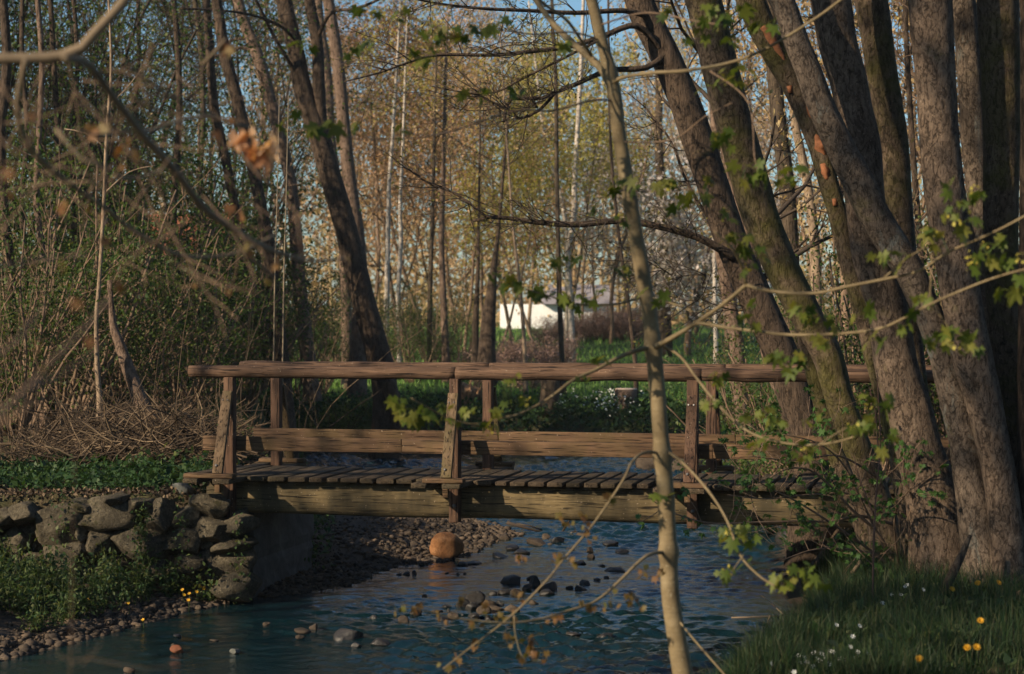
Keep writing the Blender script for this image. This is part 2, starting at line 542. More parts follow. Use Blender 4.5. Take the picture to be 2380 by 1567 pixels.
def ground_mat():
    m, nt, bs = newmat('woodland_soil')
    v0 = coord(nt)
    geo = nt.nodes.new('ShaderNodeNewGeometry')
    sp = nt.nodes.new('ShaderNodeSeparateXYZ')
    nt.links.new(geo.outputs['Position'], sp.inputs[0])
    n1 = ntex(nt, v0, 3.0, 8, .7)
    n2 = ntex(nt, v0, .5, 4, .6)
    lit = ramp(nt, ntex(nt, v0, 20, 6, .75), [(.3, (.035, .024, .016)), (.5, (.075, .052, .034)), (.68, (.14, .095, .06))])
    grn = ramp(nt, n1, [(.3, (.022, .05, .014)), (.6, (.05, .1, .022)), (.8, (.075, .13, .03))])
    far = ramp(nt, math_(nt, 'MULTIPLY', sp.outputs['Y'], .01), [(.37, 0), (.44, 1)])
    fac = math_(nt, 'ADD', math_(nt, 'MULTIPLY', ramp(nt, n2, [(.42, 0), (.6, .55)]), 1), far)
    c = mix(nt, math_(nt, 'MINIMUM', fac, 1.0), lit, grn)
    grav = ramp(nt, n1, [(.3, (.05, .038, .028)), (.55, (.1, .075, .055)), (.8, (.16, .125, .095))])
    zf = ramp(nt, math_(nt, 'ADD', sp.outputs['Z'], math_(nt, 'MULTIPLY', n1, .12)), [(.3, 1), (.45, 0)])
    c = mix(nt, zf, c, grav)
    wet = ramp(nt, sp.outputs['Z'], [(0.0, 1), (.07, 0)])
    c = mix(nt, math_(nt, 'MULTIPLY', wet, .75), c, (.02, .016, .012))
    nt.links.new(c, bs.inputs['Base Color'])
    bs.inputs['Roughness'].default_value = .92
    bs.inputs['Specular IOR Level'].default_value = .2
    bump(nt, ntex(nt, v0, 14, 8, .75), .9, .05, bs)
    return m


def water_mat():
    m, nt, bs = newmat('stream_water')
    v0 = coord(nt, (1, 1, 1))
    n3 = ntex(nt, coord(nt, (1.0, .75, 1), (0, 0, R(20))), 11.0, 4, .65, .6)
    n4 = ntex(nt, v0, 40.0, 2, .55)
    bump(nt, math_(nt, 'ADD', n3, math_(nt, 'MULTIPLY', n4, .3)), .8, .009, bs)
    bed = ramp(nt, ntex(nt, v0, 5, 5, .6), [(.3, (.002, .011, .015)), (.7, (.004, .021, .028))])
    nt.links.new(bed, bs.inputs['Base Color'])
    bs.inputs['Roughness'].default_value = .03
    bs.inputs['IOR'].default_value = 1.5
    return m


M['ground'] = ground_mat()
M['water'] = water_mat()

# ------------------------------------------------------------------ terrain
_LY = [0, 10, 13, 15.4, 16.4, 17.6, 18.5, 18.9, 19.6, 20.3, 20.9, 21.1, 21.9, 23, 23.8, 25, 26, 29, 33, 37, 45]
_LX = [-14, -7, -5.5, -3.97, -3.52, -3.08, -2.6, -2.1, -1.6, -1.5, -1.3, -.87, -.57, -.3, .05, -.3, -.8, -2.2, -3.3, -3.8, -4]
_RY = [-5, 5, 8, 10, 12, 14.5, 16.7, 19, 22, 26, 30, 32, 33, 40]
_RX = [-6, -2, -.5, .25, .95, 1.75, 2.42, 2.65, 2.95, 3.6, 4.5, 8, 20, 30]
_PY = [18.6, 20.4, 25, 30, 37, 45]
_PX = [-2.5, -2.35, -2.7, -3.6, -4.4, -4.6]


def hgt(x, y):
    x, y = np.asarray(x, float), np.asarray(y, float)
    dL = np.interp(y, _LY, _LX) - x
    dR = x - np.interp(y, _RY, _RX)
    dF = y - 38.0
    ins = np.minimum(np.minimum(-dL, -dR), -dF)
    z = -.28 * sst(0, .9, ins)
    bar = .2 * sst(0, 1.6, dL) + .012 * np.clip(dL, 0, 3)
    shore = .03 + .13 * np.clip(dL, 0, 3)
    pl = .97 * sst(0, .6, np.interp(y, _PY, _PX) - x) * sst(18.3, 18.62, y)
    zl = np.maximum(np.where(y < 18.5, np.minimum(shore, .4) * sst(-.05, .15, dL), bar), pl)
    zr = (.62 * sst(0, .75, dR) + .01 * np.clip(dR, 0, 20))
    zr = zr + .5 * np.exp(-(((x - 5.7) / 1.3) ** 2 + ((y - 16.7) / 1.3) ** 2))
    zf = .55 * sst(0, 1.6, dF) + .032 * np.clip(dF - 2, 0, 34) + .01 * np.clip(dF - 36, 0, 60)
    z = np.where(dL > 0, np.maximum(z, zl), z)
    z = np.where(dR > 0, np.maximum(z, zr), z)
    z = np.where(dF > 0, np.maximum(z, zf), z)
    b = np.sin(x * 2.1 + y * .7) * np.sin(y * 1.9 - x * .6) * .025 + np.sin(x * 5.3 - y * 3.1) * np.sin(y * 4.7 + x) * .012
    return z + b * sst(0, .3, np.maximum(np.maximum(dL, dR), dF))


def gz(x, y): return float(hgt(x, y))


xs = np.concatenate([[-400, -200, -100, -60, -40, -28, -20, -15, -11], np.arange(-8.5, 8.5, .14), [9.5, 12, 16, 22, 30, 45, 80, 150, 400]])
ys = np.concatenate([[-60, -30, -12, -5, 0], np.arange(2, 42, .16), [43, 45, 48, 52, 58, 66, 76, 90, 110, 150, 250, 500, 900]])
gx, gy = np.meshgrid(xs, ys)
mb = MB()
nx, ny = len(xs), len(ys)
idx = np.arange(nx * ny).reshape(ny, nx)
mb.add(np.stack([gx, gy, hgt(gx, gy)], -1).reshape(-1, 3), np.stack([idx[:-1, :-1], idx[:-1, 1:], idx[1:, 1:], idx[1:, :-1]], -1).reshape(-1, 4))
tag(mb.build('ground', M['ground']), 'woodland ground and stream banks of soil, litter and short grass', kind='structure')
g = np.random.default_rng(21)
xw = np.concatenate([[-16, -10, -7], np.arange(-5.6, 5.6, .036), np.arange(5.6, 14, .15), [18, 26, 40]])
yw = np.concatenate([[2, 6, 9], np.arange(11.5, 26, .036), np.arange(26, 39.3, .06)])
wx, wy = np.meshgrid(xw, yw)
wz = np.zeros_like(wx)
for L_, A_, n_ in ((.8, .0025, 8), (.42, .0036, 12), (.24, .0046, 18), (.135, .0031, 20)):
    for k in range(n_):
        a_ = g.normal(1.35, .6)
        kk = 2 * math.pi / (L_ * g.uniform(.75, 1.3))
        ph = g.uniform(0, 6.28) + .9 * np.sin(wx * g.uniform(.4, 1.1) + g.uniform(0, 6)) + .9 * np.sin(wy * g.uniform(.4, 1.1) + g.uniform(0, 6))
        wz += A_ * 3.0 / math.sqrt(n_) * np.sin(kk * (wx * math.cos(a_) + wy * math.sin(a_)) + ph)
env = .5 + .3 * np.sin(wx * .9 + 1.2 * np.sin(wy * .5)) + .35 * np.sin(wy * .75 + wx * .4 + 2) + .2 * np.sin(wx * 2.3 - wy * 1.1)
env = np.clip(env, .22, 1.25) * (.35 + .65 * sst(-2.6, -.6, wx - (wy - 18) * -.12))
env *= 1 + .9 * sst(25, 29, wy)
mb = MB()
nx, ny = len(xw), len(yw)
idx = np.arange(nx * ny).reshape(ny, nx)
mb.add(np.stack([wx, wy, wz * env], -1).reshape(-1, 3), np.stack([idx[:-1, :-1], idx[:-1, 1:], idx[1:, 1:], idx[1:, :-1]], -1).reshape(-1, 4))
tag(mb.build('water', M['water']), 'shallow rippled stream running under the footbridge', kind='structure')

# ------------------------------------------------------------------ plants: growth helpers


def crom(pts, vals, step):
    """Catmull-Rom through pts (with a value each), resampled about every `step` metres."""
    P = [Vector(p) for p in pts]
    if len(P) < 3: P = [P[0], P[0].lerp(P[1], .5), P[1]]; vals = [vals[0], (vals[0] + vals[1]) / 2, vals[1]]
    out, ov = [], []
    for i in range(len(P) - 1):
        p0, p1, p2, p3 = P[max(i - 1, 0)], P[i], P[i + 1], P[min(i + 2, len(P) - 1)]
        n = max(1, int((p2 - p1).length / step))
        for k in range(n):
            t = k / n
            out.append(.5 * ((2 * p1) + (p2 - p0) * t + (2 * p0 - 5 * p1 + 4 * p2 - p3) * t * t + (3 * p1 - p0 - 3 * p2 + p3) * t ** 3))
            ov.append(vals[i] * (1 - t) + vals[i + 1] * t)
    out.append(P[-1]); ov.append(vals[-1])
    return out, ov


def trace(px, Y, w, step=.08):
    """Picture-plane outline at its own distance: points and radii in metres."""
    n = len(px)
    Ys = Y if isinstance(Y, (list, tuple)) else [Y] * n
    if len(Ys) == 2 and n != 2: Ys = [Ys[0] + (Ys[1] - Ys[0]) * i / (n - 1) for i in range(n)]
    ws = w if isinstance(w, (list, tuple)) else [w] * n
    if len(ws) == 2 and n != 2: ws = [ws[0] + (ws[1] - ws[0]) * i / (n - 1) for i in range(n)]
    pts = [W(p[0], p[1], y) for p, y in zip(px, Ys)]
    rad = [a / 2 / F * y for a, y in zip(ws, Ys)]
    return crom(pts, rad, step)


def perp(d, r):
    v = Vector((r.gauss(0, 1), r.gauss(0, 1), r.gauss(0, 1)))
    v -= d * v.dot(d)
    return v.normalized()


def grow(r, p, d, L, rad, depth, out, tips, up=.12, wob=.22, nch=(3, 5), ang=(28, 58), lr=.62, seg=.35, t0=.3, flat=1.0):
    n = max(3, min(12, int(L / seg)))
    pts, rr = [p.copy()], [rad]
    d = d.normalized()
    dirs = [d.copy()]
    for i in range(n):
        d = (d + perp(d, r) * wob * r.uniform(.3, 1) + Vector((0, 0, up))).normalized()
        if flat != 1.0: d = Vector((d.x, d.y, d.z * flat)).normalized()
        p = p + d * (L / n)
        pts.append(p.copy())
        rr.append(rad * (1 - (.68 if depth else .8) * (i + 1) / n))
        dirs.append(d.copy())
    out.append((pts, rr, depth))
    if depth == 0:
        tips.extend(pts[1:])
        return
    k = r.randint(*nch)
    for c in range(k):
        t = t0 + (1 - t0) * (c + r.random()) / k
        i = min(n, max(1, int(t * n)))
        a = R(r.uniform(*ang))
        nd_ = dirs[i] * math.cos(a) + perp(dirs[i], r) * math.sin(a)
        grow(r, pts[i], nd_, L * lr * r.uniform(.65, 1.1) * (1.15 - .45 * t), max(rr[i] * r.uniform(.45, .65), .0025), depth - 1, out, tips, up, wob, nch, ang, lr, seg, .15, flat)


SIDES = {0: 3, 1: 4, 2: 5, 3: 7, 4: 9}


def put(mb, out, extra=0, rmin=0.0):
    for pts, rr, dep in out: mb.tube(pts, np.maximum(rr, rmin), SIDES.get(dep, 9) + extra, cap=dep > 1)


def spread(tips, n, rad, r):
    T = np.array([tuple(t) for t in tips])
    g = np.random.default_rng(r.randint(0, 10 ** 6))
    return T[g.integers(0, len(T), n)] + g.normal(size=(n, 3)) * rad


# ------------------------------------------------------------------ footbridge
A_BR = R(13)
P0 = W(1061, 1200, 18.05)
bridge = empty('footbridge', (P0.x, 18.05, 0), 'weathered brown wooden footbridge with log handrails spanning the stream', 'footbridge', rz=-A_BR)
DZ = 1.158          # deck top
WD = 1.14           # deck width
POSTS = (-2.157, 0.0, 2.165)
br = random.Random(3)
# deck of cross planks (the long planks at the posts carry the braces)
deck = MB()
x = -2.62
longs = []
for s in POSTS: longs += [(s - .29, s - .15), (s - .005, s + .16)]
while x < 4.75:
    wd = br.choice((.105, .125, .14, .15, .165))
    hit = None
    for a, b in longs:
        if x + wd > a - .012 and x < b + .012: hit = (a, b)
    if hit:
        if x < hit[0] - .07:
            deck.box(x, hit[0] - .014, -.085 + br.uniform(-.012, .012), WD + .05, DZ - .043, DZ + br.uniform(-.003, .003), .007, .003, br)
        x = hit[1] + .014
        continue
    deck.box(x, x + wd, -.085 + br.uniform(-.014, .014), WD + .05 + br.uniform(-.012, .012), DZ - .043, DZ + br.uniform(-.004, .003), .007, .003, br)
    x += wd + br.choice((.026, .032, .04))
deck.build('deck', M['wood_y'], bridge, True)
for a, b in longs:
    c = MB()
    c.box(a, b, -.5, WD + .5, DZ - .041, DZ + .002, .008, .003, br)
    c.build('outrigger', M['wood_y'], bridge, True)
# main beams
for yb in (.0, .83):
    c = MB()
    n = 20
    xsb = np.linspace(-2.42, 4.8, 60)
    prof = []
    for k in range(n):
        t = k / n * 2 * math.pi
        cx, sx = math.cos(t), math.sin(t)
        prof.append((math.copysign(abs(cx) ** .6, cx) * .15, math.copysign(abs(sx) ** .55, sx) * .158))
    Vv = []
    for xx in xsb:
        wv = noise.noise(Vector((xx * .8, yb * 5, 0))) * .012
        for (a, b) in prof: Vv.append((xx, yb + .16 + a * (1 + wv), DZ - .046 - .158 + b + (wv if b < 0 else 0)))
    i = np.arange(len(xsb) - 1)[:, None] * n
    j = np.arange(n)[None, :]
    c.add(Vv, np.stack([i + j, i + (j + 1) % n, i + n + (j + 1) % n, i + n + j], -1).reshape(-1, 4))
    m_ = len(xsb)
    c.add([Vv[k] for k in range(n)] + [(xsb[0], yb + .16, DZ - .2)], None, [[k, (k + 1) % n, n] for k in range(n)])
    c.build('beam', M['wood_beam'], bridge, True)
# posts, braces, caps, bolts
for side in (0, 1):
    sg = -1 if side == 0 else 1
    y0 = 0.0 if side == 0 else WD + .02
    for i, s in enumerate(POSTS):
        ya, yb = (y0 - .104, y0 - .004) if side == 0 else (y0 + .004, y0 + .104)
        c = MB()
        c.box(s - .047, s + .047, ya, yb, .775, 2.078, .008, .004, br)
        c.build('post', M['wood_z'], bridge, True)
        c = MB()
        ft, tp = y0 + sg * .41, y0 + sg * .128
        c.plank((s + .012, ft, DZ + .045), (s + .006, tp, 1.945), .096, .044, .006)
        bo = c.build('brace', M['wood_brace'] if i < 2 else M['wood_z'], bridge, True)
        for zz, yy, col in ((DZ + .12, ft + (tp - ft) * .1, 0), (1.865, ft + (tp - ft) * .9, 0)):
            for dx in ((-.0,) if zz < 1.5 else (-.022, .024)):
                cb = MB()
                cb.tube([(s + dx, yy + sg * .018, zz), (s + dx, yy + sg * .031, zz + .004)], [.013 if zz < 1.5 else .007] * 2, 8)
                cb.build('bolt', M['metal'] if i < 2 or zz < 1.5 else M['white_spot'], bo, True)
        c = MB()
        c.box(s - .3 if i == 0 else s - .2, s + .175, y0 + sg * .40 - .055, y0 + sg * .40 + .055, DZ + .004, DZ + .046, .007, .004, br)
        c.build('brace_foot_board', M['wood_mid'], bridge, True)
        c = MB()
        c.box(s - .03, s + .02, y0 + sg * .36 - .02, y0 + sg * .36 + .02, DZ - .13, DZ - .043, .004, .002, br)
        c.build('peg', M['wood_mid'], bridge, True)
        c = MB()
        c.tube([(s + .005, ya - .004 if side == 0 else yb + .004, .93), (s + .005, (ya - .014) if side == 0 else yb + .014, .93)], [.017, .014], 8)
        c.build('bolt', M['metal'], bridge, True)
# handrails: log segments butted end to end
def log(x0, x1, y, z, r, seed):
    c = MB()
    n = 40
    pts = [(x0 + (x1 - x0) * k / n, y + noise.noise(Vector((k * .2, seed, 0))) * .008, z + noise.noise(Vector((k * .17, seed, 5))) * .01) for k in range(n + 1)]
    rr = [r * (1 + .05 * noise.noise(Vector((k * .35, seed, 9)))) for k in range(n + 1)]
    rr[0] *= .95; rr[-1] *= .95
    c.tube(pts, rr, 16, True, .03, seed, 3)
    return c
for (x0, x1, y, z, r, sd) in ((-2.56, .006, -.05, 2.124, .058, 1), (.012, 2.24, -.05, 2.124, .06, 2), (2.246, 4.35, -.05, 2.127, .058, 3),
                              (-2.53, .01, WD + .07, 2.132, .058, 4), (.016, 2.3, WD + .07, 2.13, .06, 5), (2.306, 4.5, WD + .07, 2.134, .058, 6)):
    log(x0, x1, y, z, r, sd).build('handrail', M['wood_x'], bridge, True)
# mid boards on the inner faces of the posts
for (x0, x1, ya, yb, z0, z1) in ((-2.45, -.52, .0, .034, 1.388, 1.52), (-.516, 2.33, .0, .034, 1.388, 1.514), (2.334, 4.4, .0, .034, 1.39, 1.518),
                                 (-2.37, .12, WD - .018, WD + .016, 1.402, 1.528), (.124, 2.4, WD - .018, WD + .016, 1.4, 1.532), (2.404, 4.5, WD - .018, WD + .016, 1.402, 1.528)):
    c = MB()
    c.box(x0, x1, ya, yb, z0, z1, .006, .006, br)
    c.build('mid_rail', M['wood_mid'], bridge, True)

# ------------------------------------------------------------------ abutment and dry-stone wall
ca, sa = math.cos(A_BR), math.sin(A_BR)
for (s0, ln, xl_, lb) in ((-3.7, 1.7, -2.6, 'dark old concrete block between the stone wall and the left end of the footbridge'), (3.75, 1.3, 3.8, 'old concrete block behind the tree feet under the right end of the footbridge')):
    ab = empty('bridge_abutment', (xl_, 18.7, 0), lb, 'abutment')
    bm = bmesh.new()
    bmesh.ops.create_cube(bm, size=1)
    bmesh.ops.subdivide_edges(bm, edges=bm.edges[:], cuts=14, use_grid_fill=True)
    for v in bm.verts:
        s = s0 + (v.co.x + .5) * ln
        t = .14 + (v.co.y + .5) * 1.75
        z = -.3 + (v.co.z + .5) * 1.09
        t += .05 * (1 - (v.co.z + .5))*-1
        n = noise.noise(Vector((s * 3, t * 3, z * 3))) * .02 + noise.noise(Vector((s * 11, t * 11, z * 11))) * .012
        if abs(z - .38) < .035: n -= .02
        p = Vector((s + n, t, z + n * .6))
        v.co = Vector((P0.x + ca * p.x + sa * p.y - ab.location.x, 18.05 - sa * p.x + ca * p.y - ab.location.y, p.z))
    mb = MB(); mb.bm(bm)
    mb.build('concrete_block', M['concrete'], ab, True, False)


wall = empty('stone_wall', (-3.6, 18.4, .1), 'dry-stone retaining wall of rough dark boulders beside the footbridge', 'wall')
stones = [(110, 660, 270, 210, 0), (410, 530, 320, 290, 5), (740, 470, 370, 240, -8), (690, 670, 200, 190, 10), (490, 730, 380, 200, 0), (1000, 650, 370, 240, 22),
          (1130, 470, 190, 260, 25), (1320, 460, 250, 140, -18), (1480, 395, 260, 170, 5), (1270, 640, 280, 215, 5), (1490, 560, 280, 175, 4), (1690, 520, 200, 115, 5),
          (1640, 660, 280, 100, -8), (1630, 790, 290, 205, -3), (1440, 760, 125, 175, 10), (1460, 655, 120, 65, 5), (820, 815, 260, 215, 5), (1090, 850, 260, 200, -10),
          (1310, 790, 240, 125, -5), (230, 810, 350, 190, 0), (40, 840, 190, 180, 0), (1350, 560, 60, 60, 0), (790, 660, 90, 110, 0), (800, 350, 170, 70, -5),
          (1650, 960, 320, 170, 0), (1400, 880, 190, 90, 0), (560, 900, 340, 190, 0), (300, 940, 300, 160, 0), (990, 390, 150, 110, 0), (590, 400, 160, 110, 0), (180, 450, 220, 140, 0), (20, 480, 200, 150, 0),
          (900, 470, 130, 170, 0), (1090, 600, 120, 150, 0), (560, 560, 100, 160, 0), (1220, 850, 120, 90, 0)]
stones += [(-120, 560, 260, 200, 5), (-330, 600, 240, 190, -5), (-220, 760, 260, 180, 0), (-520, 640, 240, 180, 8), (-430, 800, 280, 160, 0), (-60, 720, 200, 150, 0)]
for k in range(34):
    stones.append((rng.uniform(0, 1720), rng.uniform(420, 900), rng.uniform(50, 130), rng.uniform(45, 100), rng.uniform(-20, 20)))
for i, (zx, zy, w, h, rt) in enumerate(stones):
    Yc = 18.42 + rng.uniform(-.03, .05) + (.1 if i >= 42 else 0) + (.08 if i in (25, 21, 22, 15) else 0) + (-.18 if i == 24 else 0)
    c = W(zx / 3, 1045 + zy / 3, Yc)
    k = Yc / F / 3
    mb = MB()
    rock(mb, c, (w * k * 1.27, .46 if w > 130 else .26, h * k * 1.27), 100 + i, 4, (rng.uniform(-.3, .3), R(rt)), lump=.05, cuts=18, fine=.026, blocky=.7, c0=.66, c1=.92, hard=1.0)
    mb.build('stone', M['stone'], wall)
for (zx, zy, w, h, lb) in ((375, 345, 120, 80, 'pale pointed stone lying on the left end of the stone wall'), (1275, 268, 160, 100, 'pale wedge-shaped stone lying on the wall beside the footbridge')):
    c = W(zx / 3, 1045 + zy / 3, 18.75)
    mb = MB()
    rock(mb, c, (w * 18.75 / F / 3, .2, h * 18.75 / F / 3), int(zx), 3, (0, .4), cuts=9, lump=.15)
    tag(mb.build('loose_stone', M['stone_pale']), lb, 'stone', 'loose stones on the wall')

# ------------------------------------------------------------------ stream boulders, rocks, gravel
c = W(1037, 1283, 21.6)
bo = empty('orange_boulder', (c.x, c.y, 0), 'large rounded orange boulder at the edge of the gravel bar', 'boulder')
mb = MB(); rock(mb, (c.x, c.y, .1), (.37, .34, .34), 66, 4, (.9, .35), lump=.16, cuts=8, fine=.04, c0=.55, c1=.85, blocky=.8); mb.build('stone_body', M['boulder'], bo)
mb = MB()
for dx, dz, s in ((-.09, .2, .03), (-.1, .14, .016), (-.12, .1, .02), (-.07, .16, .012)): rock(mb, (c.x + dx, c.y - .13 + abs(dx) * .2, dz), (s, s * .9, s * 1.3), 5 + int(s * 999), 2)
mb.build('white_splash', M['white_spot'], bo)

# (x, y, w, h in thirds of a picture unit from the middle strip, tone)
rocks = [(1180, 905, 190, 75, 'w'), (1345, 915, 100, 90, 'w'), (1320, 890, 60, 50, 'w'), (1290, 960, 100, 60, 'w'), (1450, 955, 150, 70, 'w'), (1665, 965, 90, 50, 'w'), (1700, 925, 90, 70, 'w'),
         (1120, 990, 100, 60, 'w'), (1055, 1005, 60, 40, 'w'), (1230, 995, 110, 70, 'd'), (1190, 1000, 60, 40, 'w'), (965, 1000, 80, 60, 'w'), (940, 1040, 170, 110, 'w'), (845, 1070, 100, 80, 'w'),
         (1030, 1070, 120, 80, 'd'), (990, 1120, 130, 70, 'd'), (1070, 1105, 120, 60, 'd'), (1180, 1105, 140, 70, 'd'), (910, 1095, 110, 70, 'w'), (925, 1165, 110, 50, 'w'), (1030, 1175, 70, 40, 'w'), (1100, 1070, 80, 50, 'w'),
         (1340, 1065, 65, 45, 'd'), (735, 1092, 60, 28, 'w'), (745, 1122, 40, 36, 'w'), (770, 1160, 90, 50, 'd'), (690, 1180, 130, 40, 'w'), (665, 1130, 110, 40, 'd'), (520, 1140, 90, 50, 'w'), (425, 1185, 130, 60, 'd'), (220, 1172, 70, 40, 'w'),
         (575, 1020, 50, 24, 'w'), (1440, 1000, 110, 50, 'w'), (1910, 830, 150, 60, 'w'), (1810, 810, 60, 26, 'w'), (1665, 785, 100, 44, 'w'), (1745, 745, 70, 40, 'd'), (1735, 700, 90, 44, 'd'), (1600, 765, 60, 30, 'w'), (1260, 712, 130, 50, 'w'), (1100, 740, 130, 40, 'w'),
         (1190, 685, 130, 50, 'w'), (1370, 645, 190, 55, 'd'), (1460, 660, 60, 36, 'd'), (1510, 625, 90, 60, 'w'), (1600, 690, 70, 36, 'w'), (1690, 590, 110, 50, 'd'), (1620, 572, 70, 36, 'w'), (1420, 605, 80, 40, 'd'), (1880, 655, 120, 44, 'w'), (1960, 705, 110, 40, 'w'),
         (840, 795, 90, 46, 'w'), (930, 790, 110, 36, 'w'), (450, 860, 70, 40, 'w'), (505, 860, 50, 36, 'w'), (400, 872, 50, 26, 'w'), (735, 862, 36, 20, 'w'), (815, 868, 34, 22, 'w'), (860, 865, 30, 16, 'w'), (935, 705, 110, 44, 'd'), (500, 700, 80, 56, 'd'), (435, 700, 100, 56, 'd'), (230, 755, 70, 50, 'd'),
         (680, 775, 80, 44, 'd'), (50, 1270, 190, 140, 'w'), (260, 1345, 140, 60, 'w'), (95, 1365, 70, 40, 'w'), (1620, 1290, 120, 30, 'w'), (1830, 1300, 140, 50, 'w'), (1130, 1245, 110, 24, 'w'), (1850, 890, 40, 24, 'w'), (1780, 905, 50, 26, 'w'), (1525, 895, 30, 16, 'w'), (1590, 960, 60, 30, 'w'),
         (840, 1155, 40, 18, 'w'), (1480, 1275, 80, 22, 'w'), (1140, 600, 110, 70, 'd'), (1000, 640, 80, 44, 'd'), (1060, 620, 80, 44, 'd'), (870, 650, 120, 50, 'd'), (460, 655, 90, 50, 'd')]
zones = lambda x, y: ('in the midstream heap' if 800 < x < 1260 and 980 < y < 1190 else 'at the edge of the gravel bar' if x < 1160 and y < 720 else 'in the open water near the far right' if x > 1560 else 'in the rippling water below the orange boulder' if y > 880 else 'in the riffle right of the orange boulder' if x > 1000 else 'by the shadowed gravel shore')
for i, (zx, zy, w, h, tone) in enumerate(rocks):
    px, py = 794 + zx / 3, 1045 + (zy + h * .42) / 3
    Y = 2.7 * F / (py - 720)
    p = W(px, py, Y)
    k = Y / F / 3
    z0 = max(0.0, gz(p.x, p.y))
    hh = h * k * 1.35
    mb = MB()
    rock(mb, (p.x, p.y + w * k * .3, z0 + hh * .05), (w * k * 1.15, w * k * rng.uniform(.8, 1.2), hh * 1.05), 300 + i, 3, (rng.uniform(0, 6.28), rng.uniform(-.15, .15)), lump=.16, cuts=11, c0=.48, c1=.8)
    o = mb.build('stream_rock', M['rock_wet'] if tone == 'w' else M['rock_dry'])
    tag(o, ('wet black' if tone == 'w' else 'dry brown') + ' stone ' + zones(zx, zy), 'stone', 'stones in the stream ' + zones(zx, zy))
# stones of the dark shallows by the wall
for i, (zx, zy, w, h, mt, lb) in enumerate(((1240, 1400, 120, 60, 'rock_rust', 'rusty orange stone lying in the dark shallows'), (1210, 1370, 50, 36, 'rock_dry', 'small dull stone touching the rusty orange stone'),
                                (1640, 1408, 110, 44, 'stone_pale', 'pale flat stone alone in the dark shallows'), (905, 1540, 100, 44, 'rock_dry', 'grey stone at the bottom edge of the dark shallows'),
                                (1238, 1300, 70, 24, 'rock_wet', 'grey stone barely breaking the water below the pebble shore'), (1495, 1332, 80, 18, 'rock_dry', 'thin brown stone awash in the dark shallows'),
                                (1860, 1220, 60, 36, 'rock_dry', 'small brown stone where the dark shallows meet the blue water'), (2095, 1308, 70, 32, 'rock_dry', 'small brown stone beside the big black rock'),
                                (2110, 1265, 150, 40, 'rock_dry', 'brown flat stone left of the big black rock'), (2190, 1240, 70, 50, 'rock_dry', 'upright brown stone left of the big black rock'))):
    px, py = zx / 3, 1045 + (zy + h * .4) / 3
    Y = 2.7 * F / (py - 720); p = W(px, py, Y); k = Y / F / 3
    mb = MB(); rock(mb, (p.x, p.y, h * k * .3), (w * k, w * k * .8, h * k * 1.25), 500 + i, 3, (i, .1), lump=.18, cuts=10, c0=.5, c1=.8)
    tag(mb.build('shallows_stone', M[mt]), lb, 'stone')
# the two rocks on the right-hand bank behind the deck, and the one the white water runs over
for (px, py, Y, w, h, mt, lb) in ((1528, 1075, 34, 140, 70, 'rock_dry', 'large brown rock in the stream behind the deck right of the sapling'), (1600, 1070, 33, 110, 40, 'rock_dry', 'low brown rock beside the large rock behind the deck'),
                                  (1900, 1288, 21.5, 130, 40, 'rock_wet', 'flat wet rock under the right end of the beam'), (1840, 1262, 23, 90, 40, 'rock_wet', 'dark round rock in the shade under the beam'), (1985, 1275, 22, 90, 36, 'rock_wet', 'wet stone beside the tree foot under the beam')):
    p = W(px, py, Y); k = Y / F
    mb = MB(); rock(mb, (p.x, p.y, .05), (w * k, w * k * .8, h * k * 1.7), int(px), 3, (1, .1)); tag(mb.build('bank_rock', M[mt]), lb, 'rock')

# pebbles of the gravel bar and of the shore by the wall
def pebbles(name, label, n, region, smin, smax, seed, mat='pebble', lift=.0):
    g = np.random.default_rng(seed)
    mb = MB()
    T = ICO[1][1]
    protos = [rock_verts(900 + k, 1, .22, 7, .0, .85, .45, .8) for k in range(18)]
    cnt = 0
    while cnt < n:
        x, y = region(g)
        z = gz(x, y)
        if z < -.03: continue
        s = smin * (smax / smin) ** (g.random() ** 2.2)
        V = protos[g.integers(18)] * np.array([s, s * g.uniform(.6, 1), s * g.uniform(.35, .7)]) * .5
        a = g.uniform(0, 6.28)
        V = V @ np.array([[math.cos(a), -math.sin(a), 0], [math.sin(a), math.cos(a), 0], [0, 0, 1]]).T
        mb.add(V + np.array([x, y, z + s * .12 + lift]), None, T)
        cnt += 1
    return tag(mb.build(name, M[mat]), label, name.replace('_', ' '), kind='stuff')


def reg_bar(g):
    y = g.uniform(18.7, 28)
    xl = np.interp(y, _LY, _LX)
    return xl - abs(g.normal()) * .8 + .1, y


pebbles('gravel', 'bar of dark brown and grey river pebbles under the footbridge', 7500, reg_bar, .025, .12, 11)
def reg_shore(g):
    y = g.uniform(14.6, 18.4)
    return np.interp(y, _LY, _LX) - abs(g.normal()) * .35 + .12, y


pebbles('shore_pebbles', 'pale brown pebbles along the shore below the stone wall', 2300, reg_shore, .025, .14, 12)

